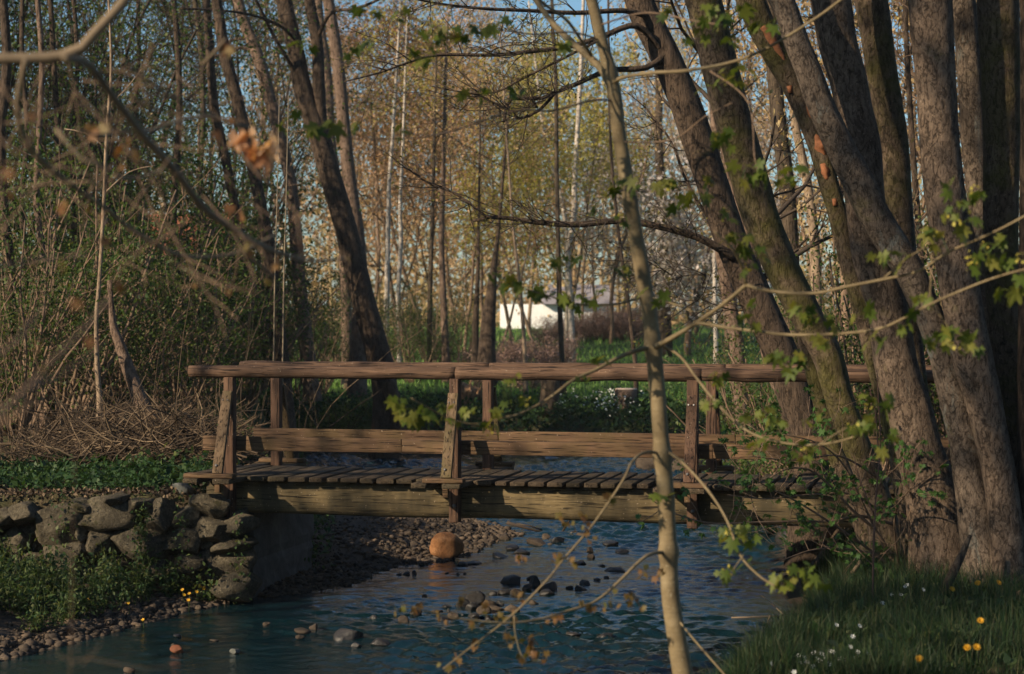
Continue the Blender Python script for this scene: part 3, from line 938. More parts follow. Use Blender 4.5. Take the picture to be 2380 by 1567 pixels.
# ------------------------------------------------------------------ big trees on the right bank
def stem_tree(name, label, px, Y, w, mat, cat='tree', seed=1, sides=30, flare=.5, top=4.0, crown=None, group=None, limbs=(), step=.05, bark=.05, ncrown=2, twig=None, lean_up=.5, rough_sides=None, scars=()):
    px = list(reversed(px))                     # base first
    pts, rad = trace(px, Y, list(reversed(w)) if isinstance(w, (list, tuple)) else w, step)
    r = random.Random(seed)
    d = (pts[-1] - pts[-4]).normalized()
    d = (d + Vector((0, 0, lean_up))).normalized()
    p, rr = pts[-1].copy(), rad[-1]
    for k in range(int(top / .25)):             # carry the stem on above the frame
        p = p + d * .25
        rr *= .965
        pts.append(p.copy()); rad.append(rr)
    b = pts[0]
    g0 = gz(b.x, b.y)
    if b.z > g0 - .1: pts.insert(0, Vector((b.x + (pts[0].x - pts[1].x) * .5, b.y, g0 - .12))); rad.insert(0, rad[0])
    zb = pts[0].z
    rad = [q * (1 + flare * math.exp(-max(0, t.z - zb - .1) / .28)) for t, q in zip(pts, rad)]
    root = empty(name, (b.x, b.y, g0), label, cat, group)
    mb = MB()
    mb.tube(pts, rad, sides, True, bark, seed * 3.7, 7)
    for (lp, lY, lw) in limbs:
        q, s = trace(lp, lY, lw, .1)
        mb.tube(q, s, 9, True, .06, seed, 8)
    mb.build('trunk', M[mat], root)
    for (sp, sw) in scars:
        zc = W(sp[len(sp) // 2][0], sp[len(sp) // 2][1], Y).z
        rt = rad[int(np.argmin([abs(t.z - zc) for t in pts]))]
        q, sc_ = trace(sp, Y - rt + .72 * max(sw) / 2 / F * Y, [v * 1.4 for v in sw], .02)
        ms = MB()
        ms.tube(q, sc_, 12, True, .35, seed, 14)
        ms.build('scar', M['scar'], root)
    if crown:
        out, tips = [], []
        n = len(pts)
        top0 = int(n - top / .25)
        for k in range(7):
            i = min(n - 1, top0 + 3 + int((n - top0 - 4) * (k + r.random()) / 7))
            a = r.uniform(0, 6.28)
            grow(r, pts[i], Vector((math.cos(a), math.sin(a), .5)), r.uniform(1.2, 2.2), rad[i] * .4, ncrown, out, tips)
        mt = MB(); put(mt, out); mt.build('branches', M[twig or 'twig_dark'], root)
        ml = MB(); ml.leaves(spread(tips, 900, .12, r), .07, seed=seed); ml.build('crown', M[crown], root)
    return root


def foot(y0, s): return s

stem_tree('leaning_tree', 'dark leaning tree with a long bare limb, just behind the mossy trunk', [(1480, -20), (1500, 40), (1545, 130), (1592, 240), (1640, 380), (1700, 560), (1760, 700), (1825, 850), (1868, 1000), (1890, 1180)], 20.3,
          [66, 68, 70, 72, 74, 76, 78, 80, 84, 90], 'bark_dark', seed=2, crown='leaf_olive',
          limbs=(([(1720, 610), (1690, 588), (1640, 560), (1590, 541), (1500, 520), (1430, 514), (1350, 522), (1300, 521), (1240, 516), (1180, 507), (1140, 505), (1100, 513)], [20.2, 19.6], [26, 22, 18, 17, 16, 15, 15, 14, 12, 10, 9, 7]),
                 ([(1150, 507), (1128, 502), (1108, 488), (1090, 470), (1050, 446), (1000, 428), (960, 402), (915, 358)], 19.6, [8, 3]),
                 ([(1545, 130), (1500, 158), (1420, 162), (1392, 171), (1340, 195), (1290, 215), (1260, 228), (1190, 230), (1178, 245), (1171, 283)], [20.2, 19.2], [18, 14, 13, 12, 11, 10, 9, 8, 8, 7]),
                 ([(1290, 215), (1255, 255), (1205, 276), (1176, 252), (1140, 236), (1118, 222), (1100, 205)], 19.4, [8, 4]),
                 ([(1540, 120), (1480, 60), (1400, 85), (1330, 107), (1250, 118), (1150, 128), (1020, 128), (950, 145), (880, 170), (800, 190)], [20.2, 18.6], [16, 3]),
                 ([(1510, 40), (1450, 25), (1340, 30), (1230, 25), (1120, 20), (1030, 10), (950, -5)], [20.2, 18.8], [14, 4]),
                 ([(1400, 90), (1300, 140), (1220, 180), (1150, 215), (1080, 215), (1000, 200)], 19.2, [7, 3]),
                 ([(1700, 590), (1600, 430), (1560, 330), (1500, 250)], [20.3, 21], [8, 4])))
stem_tree('mossy_tree', 'thick leaning tree with green moss down its right side, nearest the bridge', [(1625, -30), (1640, 20), (1659, 100), (1710, 300), (1757, 467), (1775, 522), (1817, 622), (1868, 722), (1920, 822), (1950, 922), (1985, 1022), (2010, 1080), (2040, 1170), (2060, 1260), (2078, 1350)], 16.2,
          [84, 84, 84, 87, 87, 84, 80, 76, 70, 66, 64, 64, 64, 66, 72], 'bark_moss', seed=3, crown='leaf_olive', sides=36)
stem_tree('slender_tree', 'slim leaning trunk tucked against the left side of the mossy tree', [(1780, 480), (1820, 600), (1852, 700), (1880, 822), (1906, 922), (1932, 1022), (1957, 1090), (1990, 1170), (2030, 1280), (2045, 1340)], 16.55,
          [34, 36, 38, 38, 40, 40, 42, 44, 46, 50], 'bark_moss', seed=4, top=1.0, lean_up=-.2)
stem_tree('scarred_tree', 'leaning tree with orange scars where its bark is torn off', [(1735, -30), (1765, 50), (1805, 130), (1850, 210), (1900, 333), (1928, 433), (1948, 500), (1972, 600), (2000, 700), (2040, 850), (2080, 1000), (2120, 1200), (2140, 1330)], 15.75,
          [68, 66, 60, 54, 48, 46, 46, 46, 48, 50, 54, 60, 70], 'bark_moss', seed=5, crown='leaf_olive',
          scars=(([(1772, 62), (1790, 85), (1808, 118), (1822, 142)], [14, 18, 14, 6]), ([(1834, 200), (1837, 216)], [10, 8]), ([(1876, 245), (1882, 262), (1888, 275)], [6, 11, 6]), ([(1894, 310), (1908, 340), (1914, 365)], [10, 26, 10]), ([(1912, 380), (1918, 400), (1923, 418)], [10, 16, 8]), ([(1938, 462), (1941, 478)], [8, 10])))
stem_tree('lichen_tree', 'leaning tree streaked with pale lichen and a round knot low on its trunk', [(1800, -30), (1825, 20), (1850, 95), (1880, 167), (1906, 240), (1948, 333), (2000, 433), (2032, 500), (2070, 560), (2110, 622), (2140, 690), (2162, 740), (2193, 822), (2217, 922), (2243, 1022), (2256, 1112), (2272, 1212), (2290, 1300), (2298, 1360)], 14.75,
          [56, 56, 58, 60, 62, 68, 72, 72, 72, 70, 66, 66, 68, 70, 74, 78, 82, 90, 100], 'bark_lichen', seed=6, crown='leaf_olive', sides=36)
stem_tree('ruddy_tree', 'stout ruddy trunk with a broad flared foot standing in the grass', [(1925, -30), (1936, 30), (1947, 100), (1970, 180), (1985, 250), (2003, 340), (2008, 433), (2017, 522), (2026, 590), (2044, 655), (2064, 722), (2084, 855), (2115, 955), (2132, 1030), (2160, 1130), (2178, 1230), (2186, 1320), (2190, 1372)], 15.15,
          [92, 92, 88, 84, 84, 88, 92, 92, 92, 92, 92, 100, 104, 108, 118, 126, 134, 140], 'bark_big', seed=7, crown='leaf_olive', sides=40, flare=.25)
stem_tree('shaded_tree', 'half-shaded trunk rising between the ruddy tree and the thick upright tree', [(2018, -30), (2030, 30), (2050, 167), (2076, 333), (2085, 433), (2093, 520), (2105, 650), (2120, 850), (2150, 1100), (2180, 1330)], 15.75,
          [74, 74, 72, 70, 66, 62, 60, 60, 66, 80], 'bark_moss', seed=8, crown='leaf_olive')
stem_tree('upright_tree', 'thick upright grey-pink trunk with deeply pitted bark', [(2160, -30), (2165, 40), (2173, 167), (2184, 333), (2202, 500), (2212, 560), (2234, 690), (2258, 822), (2285, 922), (2306, 1022), (2322, 1100), (2336, 1200), (2348, 1300), (2352, 1365)], 14.55,
          [102, 100, 94, 92, 94, 92, 92, 94, 84, 78, 74, 74, 76, 84], 'bark_big', seed=9, crown='leaf_olive', sides=40)
stem_tree('thin_dark_tree', 'narrow dark trunk in the gap right of the thick upright tree', [(2232, -30), (2243, 40), (2255, 200), (2264, 333), (2280, 500), (2292, 650), (2310, 900), (2330, 1200), (2345, 1340)], 15.5,
          [58, 58, 58, 58, 56, 54, 54, 56, 64], 'bark_lichen', seed=10)
stem_tree('edge_tree', 'broad brown trunk second from the right edge of the grove', [(2318, -30), (2320, 40), (2325, 167), (2328, 333), (2326, 500), (2326, 600), (2331, 700), (2342, 855), (2356, 1022), (2366, 1200), (2372, 1350)], 14.9,
          [98, 96, 90, 84, 82, 80, 76, 66, 58, 56, 64], 'bark_moss', seed=11, crown='leaf_olive', sides=36)
stem_tree('outer_tree', 'dark trunk cut by the right edge of the photo', [(2402, -30), (2402, 200), (2400, 500), (2398, 800), (2404, 1100), (2408, 1370)], 14.6,
          [60, 60, 60, 66, 74, 84], 'bark_dark', seed=12, crown='leaf_olive')
k_ = W(2227, 966, 14.45)

# ------------------------------------------------------------------ trees beyond the bridge (traced stems)
stem_tree('forked_tree', 'dark leaning tree forking near the top, on the far bank behind the bridge', [(655, -20), (668, 40), (690, 130), (702, 200), (735, 300), (765, 400), (795, 500), (820, 600), (845, 700), (870, 790), (888, 860), (896, 930), (892, 1010)], 36.5,
          [36, 38, 40, 44, 47, 50, 52, 53, 55, 57, 60, 58, 58], 'bark_dark', seed=21, crown='leaf_tan', sides=20, step=.12, top=5,
          limbs=(([(757, 345), (745, 290), (741, 200), (737, 100), (722, 20), (712, -40)], 36.5, [38, 34, 30, 28, 26, 24]), ([(888, 850), (905, 900), (925, 965), (930, 1005)], 36.3, [40, 36, 36, 40]),
                 ([(738, 90), (770, 30), (830, 20), (900, -10)], [36.5, 35], [10, 6]), ([(700, 190), (640, 90), (590, -10)], [36.5, 35.5], [10, 7]), ([(700, 110), (650, 60), (560, 30), (420, 20)], [36.5, 34], [8, 5])))
stem_tree('ruddy_far_tree', 'tall straight ruddy trunk close behind the dark forked tree', [(760, -20), (772, 60), (786, 150), (800, 300), (815, 440), (832, 560), (838, 700), (832, 850), (826, 990)], 44,
          [26, 28, 28, 30, 32, 34, 38, 44, 50], 'bark_pink', seed=22, crown='leaf_tan', sides=14, step=.2, top=6)
stem_tree('ruddy_far_tree', 'thinner ruddy trunk left of the tall straight ruddy one', [(738, -20), (745, 60), (762, 180), (770, 330), (790, 480), (802, 640), (806, 800), (808, 960)], 48,
          [18, 20, 20, 22, 24, 24, 26, 30], 'bark_pink', seed=23, crown='leaf_tan', sides=12, step=.2, top=6)
stem_tree('curving_tree', 'curving ruddy tree leaning left, left of the forked tree', [(548, -20), (567, 50), (588, 100), (611, 167), (628, 233), (644, 290), (663, 367), (678, 440), (688, 560), (700, 700), (718, 850), (730, 960)], 41,
          [24, 26, 28, 28, 28, 28, 28, 28, 30, 32, 36, 40], 'bark_pink', seed=24, crown='leaf_tan', sides=14, step=.2, top=5, limbs=(([(585, 120), (560, 110), (520, 125), (488, 133)], 41, [9, 6]), ([(575, 88), (535, 95), (500, 120)], 41, [9, 5])))
stem_tree('ivied_tree', 'dark leaning tree furthest right of the dark pair, behind the left end of the bridge', [(500, -20), (512, 60), (524, 133), (548, 217), (564, 283), (578, 350), (594, 417), (610, 500), (624, 570), (634, 655), (643, 755), (656, 860), (664, 980)], 33.5,
          [24, 26, 28, 28, 28, 28, 28, 28, 30, 30, 34, 40, 46], 'bark_dark', seed=25, crown='leaf_green', sides=14, step=.2, top=5)
stem_tree('ivied_tree', 'dark leaning tree furthest left of the dark pair, behind the left end of the bridge', [(478, -20), (488, 130), (498, 250), (520, 350), (542, 460), (560, 560), (574, 622), (588, 690), (610, 755), (632, 830), (645, 900), (655, 990)], 34.5,
          [18, 20, 22, 22, 22, 24, 26, 28, 32, 36, 38, 42], 'bark_dark', seed=26, crown='leaf_green', sides=12, step=.2, top=5)
r = random.Random(40)
for (px, Y, w, mt, lb) in ((18, 27, 28, 'bark_dark', 'dark trunk nearest the left edge of the wood'), (100, 28, 17, 'bark_pink', 'pale ruddy trunk lit by the sun in the dark left wood'), (62, 30, 14, 'bark_dark', 'thin brown trunk left of the pale ruddy trunk'),
                           (135, 31, 16, 'bark_dark', 'thin brown trunk right of the pale ruddy trunk'), (185, 33, 14, 'bark_dark', 'slim dark trunk behind the pale sapling'), (415, 36, 18, 'bark_dark', 'slim dark trunk in the green thicket'), (330, 38, 12, 'bark_dark', 'slim brown trunk left of the slim dark one in the thicket'), (470, 44, 16, 'bark_back', 'slim brown trunk right of the thicket')):
    j = [r.uniform(-10, 10) for _ in range(7)]
    stem_tree('woodland_tree', lb, [(px + j[k] - (6 - k) * 2, -20 + k * 165) for k in range(7)], Y, [w * (.75 + .05 * k) for k in range(7)], mt, seed=50 + px, crown='leaf_green', sides=12, step=.2, top=4, group='trunks in the dark left wood')
stem_tree('pale_sapling', 'slender pale sapling standing in the brush pile', [(252, -10), (257, 90), (258, 180), (252, 260), (246, 350), (243, 430), (240, 500), (235, 590), (229, 680), (224, 740), (226, 850), (232, 930)], 23.6,
          [5, 6, 7, 8, 8, 8, 9, 9, 10, 10, 12, 14], 'bark_tan', seed=27, sides=8, step=.1, top=2, limbs=(([(248, 250), (290, 210), (330, 160)], 23.6, [4, 2]), ([(246, 345), (200, 310), (150, 300)], 23.6, [4, 2]), ([(242, 450), (300, 400), (360, 385)], 23.6, [4, 2])))
stem_tree('broken_trunk', 'short broken orange-barked trunk leaning out of the brush pile', [(258, 700), (264, 760), (278, 800), (295, 850), (316, 905), (335, 960), (345, 1000)], 23.9, [12, 18, 24, 30, 32, 40, 52], 'bark_pink', 'broken tree', seed=28, sides=18, step=.06, top=.3, lean_up=0)
for (px, lb) in ((638, 'thin pale stem left of its twin, above the left end of the rail'), (659, 'thin pale stem right of its twin, above the left end of the rail')):
    stem_tree('thin_sapling', lb, [(px + 6, 480), (px + 2, 600), (px, 700), (px - 1, 800), (px - 3, 900), (px + 2, 1000)], 27, [3, 4, 4, 4, 5, 6], 'twig_pale', 'sapling', seed=px, sides=6, step=.2, top=1.5)
# centre background
for (pts, Y, w, mt, lb, nm) in (([(912, 330), (905, 420), (902, 540), (900, 650), (898, 800), (898, 900)], 54, [8, 9, 11, 12, 13, 14], 'bark_birch', 'left birch of a pale pair behind the bridge', 'birch_tree'),
                            ([(935, 370), (930, 480), (932, 560), (926, 680), (928, 800), (930, 900)], 55, [7, 9, 10, 11, 12, 13], 'bark_birch', 'right birch of a pale pair behind the bridge', 'birch_tree'),
                            ([(1352, 120), (1345, 260), (1336, 420), (1334, 500), (1320, 600), (1326, 700), (1330, 800)], 58, [9, 11, 12, 13, 13, 13, 14], 'bark_birch', 'crooked pale birch in front of the white building', 'birch_tree'),
                            ([(1262, 300), (1275, 370), (1300, 440), (1318, 540)], 62, [7, 8, 9, 9], 'bark_birch', 'leaning pale birch behind the crooked birch', 'birch_tree'),
                            ([(1285, 60), (1292, 200), (1294, 400), (1297, 560), (1300, 680), (1304, 790), (1308, 880)], 45, [8, 9, 10, 11, 12, 12, 13], 'bark_back', 'straight thin grey trunk in front of the pink hedge', 'woodland_tree'),
                            ([(1190, 500), (1198, 580), (1208, 660), (1216, 760), (1222, 880)], 44, [6, 7, 8, 9, 10], 'bark_tan', 'thin tan trunk left of the pink hedge', 'woodland_tree'),
                            ([(1030, 420), (1026, 560), (1030, 680), (1034, 780), (1038, 880)], 50, [11, 13, 15, 17, 19], 'bark_pink', 'reddish trunk behind the middle of the handrail', 'woodland_tree'),
                            ([(1006, 480), (1002, 600), (999, 700), (998, 860)], 52, [9, 10, 12, 13], 'bark_back', 'thin brown trunk left of the reddish trunk', 'woodland_tree'),
                            ([(1156, 560), (1148, 620), (1141, 690), (1134, 760), (1130, 870)], 48, [9, 16, 26, 36, 46], 'bark_dark', 'thick black trunk left of the white building', 'woodland_tree'),
                            ([(1112, 560), (1110, 650), (1106, 740), (1104, 870)], 49, [7, 10, 14, 20], 'bark_dark', 'black trunk left of the thick black trunk', 'woodland_tree'),
                            ([(1415, 150), (1420, 350), (1440, 560), (1460, 700), (1478, 860)], 42, [6, 7, 8, 9, 10], 'bark_dark', 'thin dark leaning trunk left of the foreground sapling', 'woodland_tree'),
                            ([(1530, 140), (1532, 230), (1530, 320), (1540, 500), (1545, 700)], 62, [16, 18, 20, 22, 26], 'bark_back', 'dark forked trunk against the blue sky', 'woodland_tree'),
                            ([(1665, 420), (1672, 560), (1685, 640), (1698, 720), (1712, 800), (1722, 960)], 31, [22, 28, 30, 32, 34, 38], 'bark_pink', 'ruddy trunk behind the leaning trees, above the right of the rail', 'woodland_tree'),
                            ([(1655, 450), (1660, 560), (1662, 700), (1664, 800)], 52, [8, 9, 10, 11], 'bark_birch', 'pale birch left of the ruddy trunk beside the leaning trees', 'birch_tree'),
                            ([(1800, 180), (1812, 300), (1830, 450), (1838, 600), (1842, 760), (1850, 960)], 26, [34, 36, 38, 40, 42, 46], 'bark_back', 'broad brown trunk seen in the gap right of the mossy tree', 'woodland_tree'),
                            ([(1850, 300), (1880, 450), (1895, 600), (1900, 800), (1905, 960)], 27, [20, 22, 24, 26, 28], 'bark_tan', 'tan trunk seen in the gap left of the scarred tree', 'woodland_tree'),
                            ([(1800, 860), (1832, 920), (1850, 980), (1865, 1060), (1872, 1120)], 22.5, [48, 50, 54, 60, 66], 'bark_pink', 'short thick leaning trunk behind the right end of the bridge', 'woodland_tree'),
                            ([(2105, 60), (2112, 200), (2125, 400), (2140, 600), (2150, 800)], 24, [12, 13, 15, 16, 18], 'bark_dark', 'dark trunk in the gap left of the thick upright tree', 'woodland_tree')):
    stem_tree(nm, lb, pts, Y, w, mt, seed=int(pts[0][0]), crown='leaf_tan' if nm == 'woodland_tree' else 'leaf_yellow', sides=12, step=.2, top=4)

# ------------------------------------------------------------------ background trees and shrubs (templates, then copies)
def bg_tree(name, h, rad, wood, leaf, nleaf, lsize, seed, spread_=.22, nch=(6, 8), ang=(25, 60), up=.08, depth=3, trunkwood=None, crown_from=.25, droop=0.0, aspect=.6):
    r = random.Random(seed)
    root = empty(name, (0, 0, 0))
    out, tips = [], []
    grow(r, Vector((0, 0, -.2)), Vector((r.uniform(-.14, .14), r.uniform(-.1, .1), 1)), h, rad, depth, out, tips, up=up, wob=.2, nch=nch, ang=ang, lr=.52, seg=.6, t0=crown_from)
    a, b = MB(), MB()
    for e in out:
        (a if e[2] == depth else b).tube(e[0], np.maximum(e[1], .006), SIDES.get(e[2], 9), cap=e[2] > 1)
    a.build('trunk', M[trunkwood or wood], root)
    b.build('branches', M[wood], root)
    c = MB()
    c.leaves(spread(tips, nleaf, spread_, r), lsize, seed=seed, droop=droop, aspect=aspect)
    c.build('crown', M[leaf], root)
    return root


def shrub(name, h, nst, wood, leaf, nleaf, lsize, seed, wide=.5, sp=.1, depth=2):
    r = random.Random(seed)
    root = empty(name, (0, 0, 0))
    out, tips = [], []
    for k in range(nst):
        a = r.uniform(0, 6.28)
        grow(r, Vector((math.cos(a) * .25 * wide, math.sin(a) * .25 * wide, -.1)), Vector((math.cos(a) * wide, math.sin(a) * wide, 1)), h * r.uniform(.6, 1), .008 * h + .006, depth, out, tips, up=.06, wob=.2, nch=(3, 5), lr=.5, seg=.3, t0=.2)
    a = MB(); put(a, out); a.build('stems', M[wood], root)
    c = MB(); c.leaves(spread(tips, nleaf, sp, r), lsize, seed=seed); c.build('foliage', M[leaf], root)
    return root


def place(proto, used, x, y, s, rz, label, cat, group, zs=1.0, z=None):
    o = proto if not used.get(proto.name) else copy_tree(proto)
    used[proto.name] = True
    o.location = (x, y, gz(x, y) if z is None else z)
    o.rotation_euler = (0, 0, rz)
    o.scale = (s, s, s * zs)
    return tag(o, label, cat, group)


used = {}
T_rust = [bg_tree('rusty_tree', 10.5, 0.077, 'twig_brown', 'leaf_rust', 5200, .12, 61 + k, .4, crown_from=.14) for k in range(2)]
T_tan = [bg_tree('bare_tree', 11, 0.084, 'twig_brown', 'leaf_tan', 2600, .1, 71 + k, .3, crown_from=.2) for k in range(2)]
T_yel = [bg_tree('yellow_tree', 10, 0.07, 'twig_tan', 'leaf_yellow', 4200, .13, 81 + k, .4, crown_from=.28) for k in range(2)]
T_grn = [bg_tree('green_tree', 9, 0.07, 'twig_dark', 'leaf_green', 3000, .08, 91 + k, .3) for k in range(2)]
T_oli = [bg_tree('olive_tree', 10, 0.07, 'twig_dark', 'leaf_olive', 2900, .085, 95 + k, .28) for k in range(2)]
T_blo = [bg_tree('blossom_tree', 7, .12, 'twig_brown', 'leaf_blossom', 7000, .15, 99, .35, crown_from=.15)]
S_grn = [shrub('green_shrub', 3.2, 13, 'twig_brown', 'leaf_green', 4600, .055, 111 + k, sp=.13) for k in range(3)]
S_pnk = [shrub('pink_shrub', 1.9, 34, 'twig_brown', 'leaf_pink', 3400, .075, 121 + k, .8) for k in range(2)]
S_low = [shrub('leafy_shrub', 1.5, 8, 'twig_dark', 'leaf_green', 1500, .06, 131 + k, .8) for k in range(2)]
r = random.Random(17)


def P2(px, Y): return (px - CX) / F * Y


def many(protos, spots, label, cat, group):
    for i, (px, Y, s, zs) in enumerate(spots):
        place(protos[i % len(protos)], used, P2(px, Y), Y, s, r.uniform(0, 6.28), label, cat, group, zs)


many(T_rust, [(930, 62, 1.0, 1), (1010, 66, 1.05, 1), (1080, 58, .75, 1), (860, 70, 1.1, 1), (1130, 72, .95, 1), (980, 80, 1.2, 1), (1060, 84, 1.2, 1)], 'rusty-budded tree in the sunlit wood behind the bridge', 'tree', 'rusty trees behind the bridge')
many(T_yel, [(1190, 64, .95, 1), (1250, 60, .85, 1), (1310, 66, .9, 1), (1230, 78, 1.15, 1), (1350, 76, 1.0, 1), (1150, 56, .6, 1)], 'yellow-green budding tree left of the white building behind the bridge', 'tree', 'yellow-green trees behind the bridge')
many(T_tan, [(620, 58, 1.1, 1), (700, 64, 1.2, 1), (560, 66, 1.2, 1), (780, 58, .7, 1), (1420, 70, .9, 1), (1500, 74, 1.1, 1), (1700, 60, 1.1, 1), (1780, 50, 1.0, 1), (2100, 50, 1.0, 1), (2250, 48, 1.0, 1), (1620, 80, 1.2, 1), (1385, 84, .8, 1), (1330, 88, .8, 1), (800, 80, .95, 1)], 'bare tan tree among the far woods', 'tree', 'bare trees of the far woods')
many(T_grn, [(300, 40, .9, 1), (180, 36, .9, 1), (420, 46, .95, 1), (60, 38, 1.0, 1), (500, 50, 1.0, 1), (240, 50, 1.2, 1), (360, 33, .65, 1), (130, 33, 1.0, 1), (20, 31, .9, 1), (270, 35, 1.0, 1), (440, 40, 1.0, 1)], 'leafy green tree in the thicket on the left bank', 'tree', 'green trees of the left thicket')
many(T_oli, [(100, 46, 1.2, 1), (330, 56, 1.3, 1), (470, 62, 1.3, 1), (30, 56, 1.4, 1), (220, 62, 1.4, 1), (580, 48, 1.0, 1)], 'olive-budded tall tree above the left thicket', 'tree', 'olive trees of the left wood')
many(T_blo, [(1600, 62, 1.0, 1), (1690, 66, 1.0, 1), (1530, 70, .9, 1)], 'pale blossoming tree beyond the meadow at the right', 'tree', 'pale blossoming trees')
many(T_tan, [(1980, 26, .8, 1), (2080, 28, .8, 1), (2180, 24, .8, 1), (2280, 26, .9, 1), (2390, 24, .8, 1), (1900, 30, .7, 1), (2130, 33, 1.0, 1), (2340, 31, 1.0, 1), (2520, 27, .9, 1), (2650, 34, 1.0, 1), (2800, 30, .9, 1)], 'bare brown tree close behind the grove on the right bank', 'tree', 'bare trees behind the grove')
many(S_grn, [(1790, 27, .8, 1), (1860, 25, .75, 1.1), (1930, 23, .7, 1.1), (2030, 22, .8, 1.2), (2120, 24, .9, 1.2), (2230, 22, .8, 1.2), (2330, 22, .8, 1.2)], 'twiggy green shrub behind the grove on the right bank', 'shrub', 'shrubs behind the grove')
many(S_grn, [(40, 27, .8, 1), (150, 30, 1.0, 1), (240, 27, .8, 1), (320, 31, 1.1, 1), (400, 29, .9, 1), (470, 33, 1.1, 1), (540, 38, 1.1, 1), (600, 42, 1.1, 1), (680, 44, 1.0, 1), (350, 36, 1.2, 1), (330, 39, 1.7, 1.1), (400, 41, 1.8, 1.1), (450, 40, 1.6, 1.1), (280, 34, 1.4, 1.2), (-90, 29, 1.2, 1.2), (-220, 33, 1.3, 1.2), (-360, 30, 1.2, 1.2), (120, 26, 1.1, 1.2), (15, 24.5, .9, 1.2), (560, 34, .8, 1), (200, 37, 1.3, 1), (90, 35, 1.2, 1), (500, 43, 1.2, 1), (740, 46, .8, 1), (780, 52, .9, 1), (960, 50, .8, 1), (1010, 56, .8, 1), (880, 52, .8, 1), (1070, 52, .7, 1)], 'leafy green shrub in the understorey behind the bridge', 'shrub', 'green shrubs of the understorey')
many(S_pnk, [(1130, 50, .6, 1), (1150, 52, .6, 1), (1205, 60, .4, 1), (1245, 52, .7, 1), (1285, 55, .65, 1), (1320, 72, .7, .9), (1355, 74, .75, .9), (1392, 73, .8, .9), (1425, 75, .85, .9), (1458, 73, .8, .9), (1490, 76, .85, .9), (1270, 70, .6, .9), (1225, 47, .5, 1)], 'bare pinkish shrub of the hedge in front of the white building', 'shrub', 'pinkish hedge shrubs')
many(S_low, [(1740, 29, .9, 1), (1790, 26, .9, 1), (1830, 24, .8, 1), (1930, 24, .9, 1), (700, 37, .6, 1), (800, 38.8, .6, 1), (770, 38.6, .6, 1), (950, 39.5, .5, 1), (1180, 40, .45, 1), (1720, 34, .8, 1)], 'low leafy shrub on the bank behind the bridge', 'shrub', 'low shrubs on the far bank')

# far wood that closes the view
mb = MB()
g = np.random.default_rng(5)
n = 84000
X = g.uniform(-62, 62, n)
Y = g.uniform(92, 118, n)
topz = 9.5 + 1.8 * np.sin(X * .23 + 1) + 2.5 * np.sin(X * .61) + 1.5 * np.sin(X * 1.7) + 2.0 * np.exp(-((X - 3) / 6) ** 2)
Z = 1 + (topz - 1) * g.random(n) ** 1.7
mb.leaves(np.stack([X, Y, Z], -1), .42, seed=5, aspect=.45)
for k in range(220):
    x, y = g.uniform(-60, 60), g.uniform(92, 116)
    h = g.uniform(5, 11)
    mb.tube([(x, y, .3), (x + g.normal() * .2, y, h * .5), (x + g.normal() * .5, y, h)], [.12, .08, .02], 5)
tag(mb.build('far_woods', M['leaf_tan']), 'brown mass of distant woods closing the view', 'woods', kind='stuff')

# ------------------------------------------------------------------ buildings seen through the trees
def quadbox(mb, x0, x1, y0, y1, z0, z1): mb.box(x0, x1, y0, y1, z0, z1, .02)


hb = empty('white_building', (2.5, 96, .75), 'low white building with a grey roof beyond the pink hedge', 'building')
mb = MB(); quadbox(mb, -.55, 4.4, 92, 99, .6, 2.95); mb.build('wall', M['render'], hb)
mb = MB(); mb.add([(1.4, 91.6, 2.96), (4.8, 91.6, 2.96), (4.8, 99.4, 2.96), (1.4, 99.4, 2.96), (1.4, 95.5, 3.9), (4.8, 95.5, 3.9)], [[0, 1, 5, 4], [2, 3, 4, 5], [0, 3, 2, 1]], [[0, 4, 3], [1, 2, 5]]); mb.build('roof', M['roof_grey'], hb, smooth=False)

hh = empty('red_roofed_house', (-11.5, 72, .7), 'house with a red tiled roof glimpsed through the left thicket', 'house')
mb = MB(); quadbox(mb, -13.6, -10.6, 70, 76, .6, 4.6); mb.build('wall', M['render'], hh)
mb = MB(); mb.add([(-13.9, 69.5, 4.62), (-10.3, 69.5, 4.62), (-10.3, 76.5, 4.62), (-13.9, 76.5, 4.62), (-13.9, 73, 6.2), (-10.3, 73, 6.2)], [[0, 1, 5, 4], [2, 3, 4, 5], [0, 3, 2, 1]], [[0, 4, 3], [1, 2, 5]]); mb.build('roof', M['roof_red'], hh, smooth=False)
for xw in (-13.2, -11.9): mb = MB(); quadbox(mb, xw, xw + 1.1, 69.93, 69.995, 1.8, 3.2); mb.build('window', M['glass'], hh)

# ------------------------------------------------------------------ stumps on the far bank
def stump(px, py, Y, w, h, lb, mat, top, tilt=0.0, seed=1):
    p = W(px, py, Y)
    k = Y / F
    root = empty('tree_stump', (p.x, p.y, gz(p.x, p.y)), lb, 'stump')
    mb = MB()
    z0 = root.location.z - .1
    hh = h * k + .1
    pts = [(p.x + tilt * t, p.y, z0 + hh * t) for t in (0, .1, .25, .5, .75, .9, 1)]
    rr = [w * k / 2 * q for q in (1.35, 1.25, 1.12, 1.03, 1, 1, .98)]
    mb.tube(pts, rr, 22, True, .09, seed, 6)
    mb.build('trunk', M[mat], root)
    if top:
        mt = MB(); mt.tube([(p.x + tilt, p.y, z0 + hh + .002), (p.x + tilt, p.y, z0 + hh + .02)], [w * k / 2 * .96, w * k / 2 * .93], 22, True, .05, seed, 6); mt.build('cut_face', M['cut_wood'], root)
    return root


